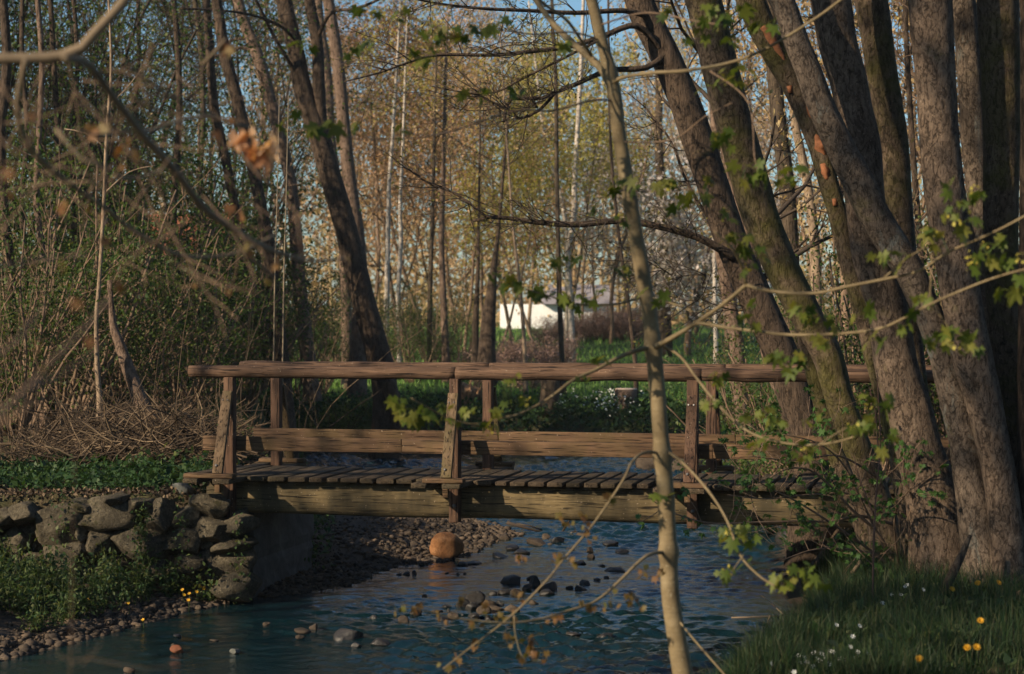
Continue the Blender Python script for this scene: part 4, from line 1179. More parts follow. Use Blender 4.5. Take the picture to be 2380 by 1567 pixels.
stump(1455, 950, 41, 52, 52, 'round tree stump with a freshly cut white top on the far bank', 'bark_pink', True, seed=1)
stump(1275, 975, 39.8, 44, 90, 'tall splintered stump between the middle post and the sapling', 'bark_back', False, .05, 2)
mb = MB()
rt = W(1088, 925, 40.5)
ro = empty('rotten_stump', (rt.x, rt.y, gz(rt.x, rt.y)), 'crumbling orange stump just right of the middle post', 'stump')
rock(mb, (rt.x, rt.y, ro.location.z + .25), (.62, .5, .85), 77, 4, (0, .1), lump=.2, cuts=8, fine=.06)
for k in range(9):
    a = k * .7
    mb.tube([(rt.x + math.cos(a) * .2, rt.y + math.sin(a) * .15, ro.location.z + .3), (rt.x + math.cos(a) * .3, rt.y + math.sin(a) * .2, ro.location.z + .62 + .12 * math.sin(k * 3))], [.06, .01], 5)
mb.build('trunk', M['rotten'], ro)
# fallen branch at the tip of the gravel bar
mb = MB()
for pts, w in (([(1178, 1215), (1210, 1224), (1240, 1232), (1275, 1238)], [9, 4]), ([(1200, 1218), (1230, 1222), (1260, 1232)], [5, 3]), ([(1305, 1240), (1318, 1218), (1325, 1208)], [6, 3])):
    q, s = trace(pts, 24.2, w, .1); mb.tube(q, s, 6)
tag(mb.build('driftwood', M['twig_dark']), 'dark driftwood branch lying at the tip of the gravel bar', 'branch')

# ------------------------------------------------------------------ brush pile
mb = MB()
r = random.Random(8)
for k in range(3000):
    x = r.uniform(-5.4, -3.0)
    y = r.uniform(20.9, 23.3)
    e = 1 - ((x + 4.1) / 1.5) ** 2
    if e < .02: continue
    hmax = .62 * max(.06, e) * (1 - ((y - 22.1) / 1.5) ** 2)
    z = .95 + hmax * r.random() ** .8
    a = r.gauss(0, 1.0) + (math.pi if r.random() < .5 else 0)
    L = r.uniform(.25, 1.1)
    d = Vector((math.cos(a), math.sin(a) * .8, r.gauss(.02, .42)))
    p = Vector((x, y, z)) - d * L * .5
    pts = [p]
    for s in range(4):
        d = (d + perp(d, r) * .38).normalized()
        p = p + d * L / 4
        pts.append(p.copy())
    w = r.choice((.003, .003, .004, .005, .006, .008, .012))
    mb.tube(pts, [w, w * .9, w * .8, w * .6, w * .4], 4, False)
tag(mb.build('brush_pile', M['brush']), 'tangled heap of dead brown twigs behind the stone wall', 'brush pile', kind='stuff')
# wiry stems rising from the brush and thicket
mb = MB()
for k in range(95):
    x, y = r.uniform(-7, -2.7), r.uniform(21, 32)
    out, tips = [], []
    grow(r, Vector((x, y, .9)), Vector((r.gauss(0, .45), r.gauss(0, .3), 1)), r.uniform(.8, 2.6), r.uniform(.004, .009), 1, out, tips, up=-.03, wob=.2, nch=(2, 4), lr=.45)
    put(mb, out)
tag(mb.build('bramble', M['bramble']), 'wiry bare bramble stems tangled through the left thicket', 'bramble', kind='stuff')

# ------------------------------------------------------------------ ground plants (uncountable)
def scatter(name, label, n, reg, size, mat, hmin, hmax, seed, aspect=.6, up=1.0):
    g = np.random.default_rng(seed)
    P = []
    while len(P) < n:
        x, y, k = reg(g)
        P.append((x, y, gz(x, y) + hmin + (hmax - hmin) * k * g.random()))
    mb = MB()
    mb.leaves(np.array(P), size, up=up, aspect=aspect, seed=seed)
    return tag(mb.build(name, M[mat]), label, name.replace('_', ' '), kind='stuff')


def patch(x, y, f=1.3): return .5 + .5 * noise.noise(Vector((x * f, y * f, 3)))


def reg_plateau(g):
    while True:
        x, y = g.uniform(-8.5, -2.55), g.uniform(18.75, 22.2)
        if x > -2.9 and y < 20.2: continue
        if patch(x, y) < .3 or y < 18.62 + .7 * patch(x * 2, y, 1.1) ** 2: continue
        return x, y, .4 + patch(x, y, 2.5)


scatter('ground_cover', 'low green ground cover on top of the wall below the brush pile', 21000, reg_plateau, np.random.default_rng(9).uniform(.03, .085, 21000), 'cover', .0, .17, 31)


def reg_far(g):
    while True:
        x, y = g.uniform(-5, 8), 38.6 + abs(g.normal()) * 2.2
        if patch(x, y, .9) < .33: continue
        return x, y, .3 + patch(x, y, 1.5)


scatter('ground_cover', 'leafy green ground cover with white blossoms on the far bank', 14000, reg_far, .1, 'cover', .0, .38, 32)


def reg_lbank(g):
    y = g.uniform(20, 37)
    return np.interp(y, _PY, _PX) - g.uniform(-.5, 1.6), y, .5 + patch(y, y)


scatter('ground_cover', 'patchy green plants on the left bank behind the abutment', 7000, reg_lbank, .07, 'weed', .0, .28, 33)

def reg_litter(g):
    k = g.random()
    if k < .45: x, y = g.uniform(-6, -2.5), 18.5 + abs(g.normal()) * .5
    elif k < .8: y = g.uniform(19, 30); x = np.interp(y, _PY, _PX) + g.normal() * .5
    else: y = g.uniform(12, 19); x = np.interp(y, _RY, _RX) + g.uniform(.1, 2)
    return x, y, 1


scatter('leaf_litter', 'dead brown leaves and crumbs littering the banks', 9000, reg_litter, .045, 'brush', .0, .03, 39)
def reg_wall(g):
    px, py, n = ((330, 1200, 12), (335, 1165, 9), (326, 1215, 10), (405, 1330, 14), (60, 1300, 20), (250, 1320, 22), (480, 1335, 18), (150, 1170, 20), (560, 1215, 10), (420, 1180, 10))[g.integers(10)]
    p = W(px + g.normal() * n, py, 18.2)
    return p.x, 18.16 + g.normal() * .05, (p.z + g.normal() * n * .0035 - gz(p.x, 18.16)) / .9


scatter('wall_plants', 'small green plants sprouting from the joints of the stone wall', 1300, reg_wall, .04, 'weed', .0, 1.0, 41)
# weeds below the wall: stems with small leaves
mb = MB(); ml = MB()
r = random.Random(19)
LP = []
cnt = 0
while cnt < 620:
    y = r.uniform(15.6, 18.35)
    xl = float(np.interp(y, _LY, _LX))
    x = xl - r.uniform(.25, 2.2)
    if x < -6: continue
    pv = patch(x, y, 1.6)
    if pv < .38: continue
    cnt += 1
    h = r.uniform(.12, .42) * (.5 + pv)
    z = gz(x, y)
    d = Vector((r.gauss(0, .2), r.gauss(0, .2), 1))
    p = Vector((x, y, z)); pts = [p]
    for s in range(4):
        d = (d + perp(d, r) * .18).normalized(); p = p + d * h / 4; pts.append(p.copy())
    mb.tube(pts, [.0035, .003, .003, .002, .0015], 3, False)
    for s in range(26):
        t = r.random(); i = min(3, int(t * 4)); q = pts[i].lerp(pts[i + 1], t * 4 - i)
        LP.append(tuple(q + Vector((r.gauss(0, .035), r.gauss(0, .035), r.gauss(0, .015)))))
mb.leaves(np.array(LP), .05, up=.6, aspect=.42, seed=4)
tag(mb.build('bank_weeds', M['weed']), 'rank green weeds growing on the shore below the stone wall', 'weeds', kind='stuff')

# grass of the right-hand bank
def blades(n, reg, hmin, hmax, w, seed):
    g = np.random.default_rng(seed)
    V, Q, T = [], [], []
    c = 0
    X = np.empty((n, 3)); H = np.empty(n)
    while c < n:
        x, y, k = reg(g)
        X[c] = (x, y, gz(x, y) - .01); H[c] = hmin + (hmax - hmin) * k * g.random()
        c += 1
    a = g.uniform(0, 6.28, n)
    lean = g.normal(0, .35, n)
    la = g.uniform(0, 6.28, n)
    D = np.stack([np.cos(a), np.sin(a), np.zeros(n)], -1) * (w * g.uniform(.6, 1.3, n))[:, None]
    Lv = np.stack([np.cos(la) * np.abs(lean), np.sin(la) * np.abs(lean), np.ones(n)], -1)
    B = np.stack([np.cos(la), np.sin(la), np.zeros(n)], -1) * (np.abs(lean) * .6)[:, None]
    p1 = X + Lv * (H * .55)[:, None]
    p2 = X + (Lv + B) * H[:, None]
    p2[:, 2] -= np.abs(lean) * H * .35
    V = np.stack([X - D * .5, X + D * .5, p1 + D * .4, p1 - D * .4, p2], 1).reshape(-1, 3)
    i = np.arange(n)[:, None] * 5
    mb = MB()
    mb.add(V, i + np.array([[0, 1, 2, 3]]), i + np.array([[3, 2, 4]]))
    return mb


def reg_rb(g):
    while True:
        y = 10.6 + 8.4 * g.random() ** 1.4
        x = float(np.interp(y, _RY, _RX)) + .12 + abs(g.normal()) * 1.35
        if x > 7: continue
        p = patch(x, y, 1.7)
        if g.random() > .35 + p: continue
        return x, y, .35 + p


mb = blades(54000, reg_rb, .05, .34, .0055, 51)
tag(mb.build('grass', M['grass']), 'long dark green grass on the near bank at the right', 'grass', kind='stuff')


def reg_rc(g):
    while True:
        y = g.uniform(11, 16)
        x = float(np.interp(y, _RY, _RX)) + .3 + g.random() * 2.0
        if patch(x, y + 5, 1.5) < .5: continue
        return x, y, .6


scatter('bank_plants', 'small broad leaves of anemone and dandelion in the near grass', 5000, reg_rc, np.random.default_rng(9).uniform(.03, .1, 5000), 'weed', .02, .14, 52)


def reg_meadow(g):
    y = 41 + 60 * g.random() ** 2
    return g.uniform(-.18, .26) * y, y, .6


mb = blades(36000, reg_meadow, .08, .3, .03, 53)
tag(mb.build('meadow_grass', M['meadow']), 'bright green meadow grass beyond the far bank', 'grass', kind='stuff')

# ------------------------------------------------------------------ flowers
def flower(name, npet, pr, mat, stem, label, cat, group, layers=1, seed=1, tilt=.3):
    root = empty(name, (0, 0, 0), label, cat, group)
    r = random.Random(seed)
    mb = MB(); mb.tube([(0, 0, -.02), (.005, .004, stem * .5), (0, 0, stem)], [.003, .0025, .002], 5); mb.build('stem', M['weed'], root)
    mp = MB()
    for l in range(layers):
        for k in range(npet):
            a = k / npet * 2 * math.pi + l * .3
            rr = pr * (1 - .25 * l)
            d = Vector((math.cos(a), math.sin(a), .25 + .45 * l)).normalized()
            s = Vector((-math.sin(a), math.cos(a), 0)) * rr * (1.9 / npet if npet > 6 else .32)
            o = Vector((0, 0, stem))
            mp.add([o, o + d * rr * .55 + s, o + d * rr, o + d * rr * .55 - s], [[0, 1, 2, 3]])
    for v in mp.v:
        c = np.array([0, 0, stem]); q = v - c
        ca_, sa_ = math.cos(tilt), math.sin(tilt)
        v[:] = np.stack([q[:, 0], q[:, 1] * ca_ - q[:, 2] * sa_ * 1, q[:, 1] * sa_ + q[:, 2] * ca_], -1) + c
    mp.build('petals', M[mat], root)
    return root


def strew(proto, spots, Yf):
    for i, (px, py) in enumerate(spots):
        o = proto if i == 0 else copy_tree(proto)
        lo, hi = 9.0, 45.0
        top = proto['stemh']
        for _ in range(40):                      # walk the sight line down to where the flower head would stand on the ground
            mid = (lo + hi) / 2
            p = W(px, py, mid)
            if p.z - top > gz(p.x, p.y): lo = mid
            else: hi = mid
        p = W(px, py, lo)
        o.location = (p.x, p.y, p.z - top)
        o.rotation_euler = (0, 0, rng.uniform(-.6, .6))
        yield o


dan = flower('dandelion', 22, .026, 'petal_y', .17, 'dandelion', 'flower', 'dandelions in the near grass', 3, 1, .9); dan['stemh'] = .17
dl = ['yellow dandelion at the foot of the ruddy tree', 'yellow dandelion at the foot of the lichen tree', 'yellow dandelion at the foot of the thick upright tree', 'small yellow dandelion half hidden in the grass above the pair', 'left dandelion of a low pair in the grass', 'right dandelion of a low pair in the grass', 'tiny yellow dandelion bud at the bottom of the grass']
for o, lb in zip(strew(dan, [(2213, 1370), (2272, 1356), (2321, 1355), (2279, 1443), (2248, 1506), (2270, 1505), (2136, 1532)], 0), dl): tag(o, lb)
ane = flower('anemone', 6, .018, 'petal_w', .13, 'white wood anemone in the near grass', 'flower', 'white anemones in the near grass', 1, 2, .9); ane['stemh'] = .13
sp = [(2104, 1364), (2146, 1371), (2072, 1383), (2094, 1383), (2051, 1402), (1944, 1453), (1998, 1455), (1982, 1480), (1976, 1504), (1857, 1525), (1870, 1530), (1892, 1518), (1909, 1520), (1930, 1515), (1936, 1516), (1918, 1530), (1898, 1532), (1950, 1532), (1962, 1533), (1994, 1516), (1990, 1528), (2018, 1519), (1860, 1544), (1928, 1544), (1890, 1550), (1846, 1563), (1792, 1543), (1876, 1540), (1905, 1536), (2109, 1360)]
for o in strew(ane, sp, 0): pass
mar = flower('marsh_marigold', 6, .02, 'petal_y', .12, 'yellow marsh marigold in the weeds below the stone wall', 'flower', 'yellow marsh marigolds', 1, 3, .8); mar['stemh'] = .12
for o in strew(mar, [(424, 1371), (428, 1383), (438, 1395), (440, 1380), (457, 1376), (465, 1364), (474, 1368), (489, 1359), (495, 1350), (499, 1358), (498, 1351), (332, 1441), (299, 1402), (206, 1394), (47, 1362)], 0): pass
far_fl = MB()
g = np.random.default_rng(77)
P = []
while len(P) < 170:
    px, py = (g.normal(1420, 26), g.normal(955, 26)) if g.random() < .55 else (g.uniform(1290, 1500), g.uniform(950, 1002))
    Y = g.uniform(38.8, 42.5)
    p = W(px, py, Y)
    P.append((p.x, Y, gz(p.x, Y) + g.uniform(.25, .42)))
far_fl.leaves(np.array(P), .045, up=1.5, aspect=.9, seed=8)
tag(far_fl.build('white_blossoms', M['petal_w']), 'drift of small white blossoms beside the cut stump on the far bank', 'flowers', kind='stuff')

# ------------------------------------------------------------------ foreground maple sapling
LEAF = []
lobes = [(0, 1.0), (.62, .86), (-.62, .86), (1.35, .58), (-1.35, .58)]
ang = []
for a in np.linspace(-2.5, 2.5, 41):
    rr = .36
    for la, lr in lobes: rr = max(rr, lr * max(0, 1 - abs(a - la) / .46) ** .62)
    rr *= 1 + .06 * math.cos(a * 34)
    ang.append((a, rr))
LEAF = np.array([(math.sin(a) * q, math.cos(a) * q, 0) for a, q in ang])


def maple(mb, p, size, r, hang=.75):
    n = len(LEAF)
    V = LEAF.copy()
    V[:, 2] = -.28 * (V[:, 0] ** 2 + V[:, 1] ** 2) * r.uniform(.2, 1.3) + .12 * np.abs(V[:, 0]) * r.uniform(-1, 1)
    V = np.concatenate([V, [[0, .05, .03]]]) * size
    M3 = Matrix.Rotation(r.uniform(0, 6.28), 3, 'Z') @ Matrix.Rotation(-R(r.uniform(25, 95)) * hang, 3, 'X') @ Matrix.Rotation(r.gauss(0, .5), 3, 'Y')
    V = V @ np.array(M3).T
    T = [[i, i + 1, n] for i in range(n - 1)]
    mb.add(V + np.array(tuple(p)), None, T)


def leaf_cluster(ml, mb, mt, p, size, r, n=4, bud=False):
    for k in range(n):
        d = Vector((r.gauss(0, 1), r.gauss(0, 1), r.gauss(.0, .6))).normalized()
        q = p + d * size * r.uniform(.45, .9)
        mt.tube([p, p.lerp(q, .5) + Vector((0, 0, size * .1)), q], [.0016, .0012, .001], 3, False)
        maple(ml, q, size * r.uniform(.55, 1.0), r)
    if bud:
        for k in range(9):
            q = p + Vector((r.gauss(0, 1), r.gauss(0, 1), r.gauss(0, 1))) * size * .22
            mb.append(tuple(q))


sap_px = [(1362, -40), (1375, 0), (1400, 100), (1415, 160), (1430, 230), (1437, 300), (1450, 380), (1465, 470), (1480, 560), (1495, 650), (1508, 720), (1518, 805), (1525, 880), (1533, 980), (1540, 1060), (1548, 1160), (1553, 1270), (1558, 1380), (1572, 1480), (1587, 1567), (1600, 1650), (1606, 1760)]
sap_w = [26, 28, 30, 33, 34, 35, 35, 36, 37, 38, 38, 40, 40, 40, 41, 42, 43, 45, 47, 50, 54, 60]
SY = 9.2
pts, rad = trace(list(reversed(sap_px)), SY, [v * .94 for v in reversed(sap_w)], .03)
b0 = pts[0]
sap = empty('maple_sapling', (b0.x, b0.y, gz(b0.x, b0.y)), 'slim tan maple sapling with young leaves standing in front of the bridge', 'sapling')
g0 = gz(b0.x, b0.y)
if b0.z > g0: pts.insert(0, Vector((b0.x + .02, b0.y, g0 - .1))); rad.insert(0, rad[0] * 1.2)
for nz, am in ((805, .2), (1060, .25), (1283, .28), (170, .25), (1160, .08), (470, .08), (620, .08)):   # swollen nodes where branches leave
    c = W(1500, nz, SY).z
    rad = [q * (1 + am * math.exp(-((t.z - c) / .03) ** 2)) for t, q in zip(pts, rad)]
mb = MB(); mb.tube(pts, rad, 22, True, .035, 3.3, 9); mb.build('trunk', M['sapling'], sap)
brs = [([(1422, 195), (1440, 183), (1470, 176), (1520, 169), (1590, 165), (1700, 145), (1790, 108), (1900, 40), (1960, -5)], [9.2, 8.6], [14, 12, 11, 11, 11, 10, 9, 8, 8], 'sapling'),
       ([(1418, 195), (1405, 168), (1380, 142), (1340, 108), (1290, 60), (1245, 0), (1220, -40)], [9.2, 9.6], [30, 26, 24, 21, 18, 16, 15], 'sapling'),
       ([(1375, 130), (1345, 85), (1315, 45), (1265, 10), (1240, -20)], [9.3, 8.9], [10, 8], 'sapling'),
       ([(1512, 812), (1545, 795), (1575, 778), (1620, 750), (1680, 708), (1735, 662)], [9.2, 8.7], [18, 16, 14, 13, 12, 12], 'sapling'),
       ([(1735, 664), (1728, 630), (1718, 605), (1702, 578), (1660, 538)], [8.7, 8.5], [11, 6], 'sapling'),
       ([(1733, 662), (1770, 673), (1830, 681), (1900, 681), (1960, 668), (2050, 650), (2135, 630), (2200, 588), (2260, 562), (2330, 530), (2400, 492)], [8.7, 7.9], [11, 6], 'sapling'),
       ([(2050, 650), (2110, 600), (2150, 575)], [8.3, 8.1], [5, 3], 'sapling'),
       ([(1590, 772), (1620, 752), (1690, 762), (1760, 770), (1830, 778), (1930, 777), (2040, 765), (2110, 735), (2160, 708), (2260, 665), (2330, 640), (2400, 622)], [9.0, 7.8], [10, 6], 'sapling'),
       ([(2160, 708), (2164, 640), (2165, 560)], 8.2, [5, 3], 'sapling'), ([(2165, 708), (2190, 740), (2215, 775)], 8.2, [4, 2], 'sapling'),
       ([(1520, 805), (1480, 815), (1440, 830), (1380, 862), (1330, 885), (1270, 930), (1200, 965), (1170, 970), (1135, 955)], [9.2, 8.7], [15, 4], 'sapling'),
       ([(1190, 965), (1110, 985), (1050, 975), (1000, 950), (955, 925)], [8.8, 8.6], [4, 2], 'sapling'), ([(1280, 912), (1240, 890), (1210, 880)], [8.9, 8.7], [4, 2], 'sapling'),
       ([(1540, 1058), (1510, 1050), (1485, 1058), (1465, 1080), (1455, 1105), (1420, 1160), (1370, 1230), (1310, 1300), (1270, 1350), (1190, 1430), (1100, 1500), (1030, 1555)], [9.2, 8.4], [9, 9, 8, 8, 8, 7, 7, 6, 6, 6, 5, 4], 'sapling'),
       ([(1552, 1285), (1520, 1286), (1490, 1302), (1430, 1360), (1380, 1400), (1320, 1420), (1250, 1440), (1170, 1448), (1050, 1435), (960, 1410)], [9.2, 8.3], [12, 11, 9, 8, 8, 7, 6, 6, 5, 3], 'sapling'),
       ([(1195, 1430), (1197, 1470), (1210, 1520), (1225, 1540)], 8.5, [4, 2], 'sapling'),
       ([(1548, 1048), (1580, 1070), (1620, 1110), (1660, 1160), (1692, 1215), (1720, 1290), (1760, 1335), (1800, 1362)], [9.2, 8.4], [9, 5], 'sapling'),
       ([(1530, 798), (1580, 828), (1620, 880), (1660, 930), (1720, 990), (1780, 1020), (1870, 1035), (1950, 1026), (2020, 1002)], [9.2, 8.4], [9, 5], 'sapling'),
       ([(1728, 1290), (1700, 1330)], 8.6, [4, 2], 'sapling'), ([(1900, 1036), (1940, 1010), (1985, 985)], 8.5, [4, 3], 'sapling'),
       ([(1575, 1440), (1620, 1495), (1690, 1575)], [9.2, 8.8], [6, 5], 'sapling'),
       ([(1428, 234), (1390, 232), (1350, 240), (1280, 258), (1210, 256), (1130, 278), (1060, 302), (1000, 316), (940, 322), (820, 322), (760, 300)], [9.2, 8.3], [7, 3], 'twig_brown'),
       ([(1495, 692), (1470, 697), (1440, 706), (1370, 710), (1320, 702), (1270, 686), (1210, 668), (1170, 645)], [9.2, 8.8], [8, 3], 'sapling'),
       ([(1300, 692), (1303, 640), (1310, 600)], 8.9, [3, 2], 'twig_brown'), ([(1508, 690), (1560, 705), (1610, 725)], [9.2, 9.0], [7, 4], 'sapling'),
       ([(1465, 440), (1430, 445), (1400, 440)], [9.2, 8.9], [4, 3], 'twig_brown'), ([(1470, 445), (1530, 445), (1610, 440)], [9.2, 8.9], [5, 3], 'twig_brown'),
       ([(1398, 95), (1330, 75), (1240, 80), (1160, 70), (1060, 85), (985, 105)], [9.2, 8.5], [6, 3], 'twig_brown'), ([(1060, 85), (940, 35), (870, 20), (830, 30)], [8.6, 8.3], [4, 2], 'twig_brown'),
       ([(1390, 60), (1500, 30), (1620, 50), (1700, 60)], [9.2, 8.6], [6, 3], 'twig_brown'), ([(1440, 330), (1560, 325), (1640, 270), (1700, 240)], [9.2, 8.6], [5, 3], 'twig_brown'),
       ([(1650, 165), (1740, 240), (1760, 390), (1830, 415), (1870, 400)], [8.8, 8.5], [5, 3], 'twig_brown')]
tw = MB()
for px, Y, w, mt in brs:
    q, s = trace(px, Y, [v * .8 for v in w], .03)
    mb = MB(); mb.tube(q, s, 8, True, .05, 1.7, 20)
    mb.build('branch', M[mt], sap)
r = random.Random(23)
cl = [(850, 15, 8.3, 36), (935, 30, 8.4, 30), (835, 110, 8.3, 40), (690, 110, 8.2, 40), (672, 275, 8.3, 36), (740, 298, 8.3, 42), (980, 105, 8.5, 44), (1000, 80, 8.5, 38), (970, 130, 8.5, 36), (1050, 82, 8.6, 34), (1090, 80, 8.6, 32), (1120, 68, 8.6, 30), (1165, 55, 8.7, 32), (1310, 98, 9.0, 40), (1120, 210, 8.7, 28), (1090, 225, 8.7, 24), (1205, 208, 8.7, 24), (840, 285, 8.3, 26), (935, 300, 8.4, 26),
      (1690, 55, 8.6, 42), (1640, 40, 8.6, 36), (1750, 30, 8.6, 40), (1620, 85, 8.6, 32), (1710, 90, 8.6, 36), (1780, 60, 8.6, 36), (1660, 10, 8.6, 38), (1725, 165, 8.6, 32), (1650, 200, 8.6, 28), (1540, 20, 8.7, 30), (1690, 180, 8.6, 28),
      (1420, 430, 8.9, 38), (1395, 480, 8.9, 34), (1450, 415, 8.9, 32), (1500, 440, 9.0, 32), (1535, 425, 8.9, 34), (1560, 455, 8.9, 34), (1620, 455, 8.8, 38), (1445, 505, 8.9, 24),
      (1165, 640, 8.8, 36), (1185, 660, 8.8, 30), (1300, 598, 8.9, 32), (1325, 595, 8.9, 26), (1265, 680, 8.9, 32), (1290, 695, 8.9, 36), (1325, 690, 8.9, 30), (1350, 695, 8.9, 26), (1455, 628, 9.0, 30), (1525, 680, 9.0, 32), (1215, 660, 8.8, 24), (1390, 690, 8.9, 26),
      (1690, 325, 8.6, 32), (1740, 385, 8.6, 38), (1750, 410, 8.6, 32), (1850, 392, 8.5, 38), (1835, 420, 8.5, 26), (1665, 320, 8.7, 30), (1680, 500, 8.6, 30), (1700, 560, 8.6, 32), (1720, 545, 8.6, 28), (1745, 580, 8.6, 34), (1760, 600, 8.6, 30), (1740, 625, 8.6, 24), (1640, 420, 8.7, 28),
      (2040, 605, 8.2, 38), (2095, 590, 8.2, 36), (2150, 545, 8.1, 42), (2180, 560, 8.1, 38), (2235, 520, 8.0, 38), (2255, 600, 8.0, 38), (2290, 585, 8.0, 36), (2200, 430, 8.1, 32), (2265, 450, 8.0, 34), (2250, 470, 8.0, 28), (2330, 590, 7.9, 40), (2360, 660, 7.9, 40), (2345, 675, 7.9, 32), (2120, 692, 8.2, 36), (2145, 690, 8.2, 30), (2310, 570, 7.9, 32), (2370, 600, 7.9, 30), (2210, 500, 8.1, 26),
      (1740, 740, 8.6, 36), (1755, 720, 8.6, 28), (1865, 715, 8.5, 34), (1880, 735, 8.5, 28), (1925, 745, 8.4, 26), (2015, 730, 8.3, 38), (2035, 790, 8.3, 34), (1920, 795, 8.4, 32), (2190, 785, 8.2, 40), (2235, 780, 8.1, 42), (2250, 795, 8.1, 34), (2210, 800, 8.1, 32), (2100, 760, 8.2, 24), (1820, 840, 8.5, 38), (1845, 835, 8.5, 30), (1805, 830, 8.5, 26),
      (2030, 940, 8.4, 34), (2065, 930, 8.4, 34), (2045, 1015, 8.4, 36), (2070, 1010, 8.4, 30), (2020, 985, 8.4, 28), (1780, 960, 8.6, 26), (1800, 985, 8.5, 28), (1885, 975, 8.5, 28), (1745, 975, 8.6, 26), (1765, 1025, 8.6, 30), (1865, 1050, 8.5, 30), (1900, 1040, 8.5, 28), (1990, 995, 8.4, 26), (1660, 880, 8.7, 30), (1655, 935, 8.7, 22),
      (1695, 1235, 8.7, 32), (1725, 1250, 8.6, 36), (1735, 1230, 8.6, 26), (1670, 1335, 8.6, 26), (1690, 1330, 8.6, 24), (1740, 1305, 8.6, 24), (1815, 1350, 8.4, 36), (1835, 1335, 8.4, 32), (1890, 1345, 8.4, 38), (1880, 1320, 8.4, 26), (1548, 1155, 9.1, 30),
      (915, 935, 8.6, 30), (945, 950, 8.6, 34), (970, 975, 8.6, 38), (985, 960, 8.6, 28), (1035, 945, 8.7, 24), (1055, 975, 8.7, 20), (1090, 955, 8.7, 22), (1140, 995, 8.7, 30), (1150, 970, 8.7, 28), (1170, 925, 8.8, 22), (1195, 880, 8.8, 22), (1225, 930, 8.8, 22), (1355, 880, 8.9, 24), (1410, 840, 9.0, 28)]
ml = MB(); buds = []
for (px, py, Y, sz) in cl:
    p = W(px, py, Y)
    leaf_cluster(ml, buds, ml, p, sz / F * Y * 1.12, r, r.choice((3, 3, 4, 5)), r.random() < .3)
ml.build('leaves', M['leaf_maple'], sap)
small = [(1150, 1428), (1130, 1410), (1075, 1395), (970, 1415), (1230, 1500), (1215, 1530), (1240, 1510), (1255, 1520), (1470, 1395), (1450, 1385), (1400, 1405), (1370, 1410), (1180, 1495), (1060, 1530), (1035, 1555), (1095, 1490), (1350, 1225), (1330, 1310), (1300, 1290), (1210, 1295), (1375, 1245), (1500, 1320), (1465, 1390), (1185, 1440), (1420, 1160), (1320, 1215), (1310, 1210), (1350, 1200), (930, 1415), (1545, 1330), (1290, 1430), (1240, 1470), (1105, 1440), (1020, 1430), (1210, 1390), (1500, 1405), (1280, 1300)]
mbud = MB()
for (px, py) in small:
    p = W(px, py, 8.7)
    for k in range(r.randint(3, 5)):
        maple(mbud, p + Vector((r.gauss(0, .018), r.gauss(0, .02), r.gauss(0, .015))), r.uniform(.022, .036), r, 1.1)
mbud.build('young_leaves', M['leaf_bud'], sap)
mfl = MB(); mfl.leaves(np.array(buds), .018, up=.3, aspect=.8, seed=3); mfl.build('blossom', M['leaf_flower'], sap)

# ------------------------------------------------------------------ currant bush, red stem and fallen branch at the foot of the grove
b = W(2085, 1330, 15.4)
cb = empty('currant_bush', (b.x, b.y, gz(b.x, b.y)), 'sprawling leafy currant bush arching left from the tree feet over the stream', 'shrub')
mb = MB(); out, tips = [], []
for px, w in (([(2090, 1330), (2040, 1240), (1980, 1185), (1930, 1130), (1880, 1092), (1830, 1090), (1790, 1110)], [9, 3]), ([(2080, 1220), (2000, 1200), (1930, 1212), (1850, 1212), (1760, 1214), (1650, 1216), (1560, 1190), (1500, 1150)], [8, 2]),
              ([(2095, 1335), (2010, 1270), (1930, 1215), (1850, 1165), (1780, 1130), (1700, 1080)], [8, 2]), ([(2090, 1340), (2030, 1290), (1950, 1275), (1880, 1280), (1800, 1310)], [7, 2]), ([(2085, 1330), (2000, 1160), (1960, 1080), (1900, 1030), (1820, 1010)], [7, 2]),
              ([(2060, 1200), (1980, 1150), (1880, 1150), (1780, 1160), (1690, 1150)], [6, 2]), ([(2040, 1110), (1950, 1060), (1850, 1070), (1740, 1060)], [6, 2]), ([(2100, 1330), (2130, 1200), (2100, 1100), (2110, 1000)], [6, 2]), ([(2090, 1330), (2080, 1200), (2120, 1130)], [6, 3])):
    q, s = trace(px, [15.4, 14.6], w, .06)
    mb.tube(q, s, 5)
    rr_ = random.Random(int(px[1][0]))
    for k in range(9):
        i = rr_.randint(len(q) // 4, len(q) - 2)
        grow(rr_, q[i], Vector((rr_.gauss(-.3, .6), rr_.gauss(0, .5), rr_.gauss(.1, .6))), rr_.uniform(.2, .6), .0035, 1, out, tips, wob=.3, nch=(2, 3), lr=.5, seg=.1)
put(mb, out)
mb.build('stems', M['twig_brown'], cb)
ml = MB()
rr_ = random.Random(5)
for k in range(520):
    t = tips[rr_.randrange(len(tips))]
    if rr_.random() < .5: t = t + Vector((rr_.gauss(0, .04), rr_.gauss(0, .04), rr_.gauss(0, .04)))
    for j in range(2): maple(ml, t + Vector((rr_.gauss(0, .015), rr_.gauss(0, .015), 0)), rr_.uniform(.026, .055), rr_, .6)
ml.build('foliage', M['leaf_currant'], cb)
q, s = trace([(2022, 1470), (2028, 1400), (2030, 1280), (2036, 1150), (2046, 1040), (2042, 940), (2038, 860)], 13.6, [6, 5, 5, 4, 4, 3, 2], .08)
mb = MB(); mb.tube(q, s, 7)
for px in ([(2036, 1150), (2060, 1080), (2070, 1000)], [(2033, 1200), (2000, 1120), (1985, 1060)], [(2042, 1060), (2035, 960), (2020, 900)]):
    q2, s2 = trace(px, 13.6, [4, 2], .08); mb.tube(q2, s2, 5)
tag(mb.build('red_sapling', plain('red_stem_bark', (.12, .065, .045), .7)), 'thin upright reddish stem growing from the grass before the trees', 'sapling')
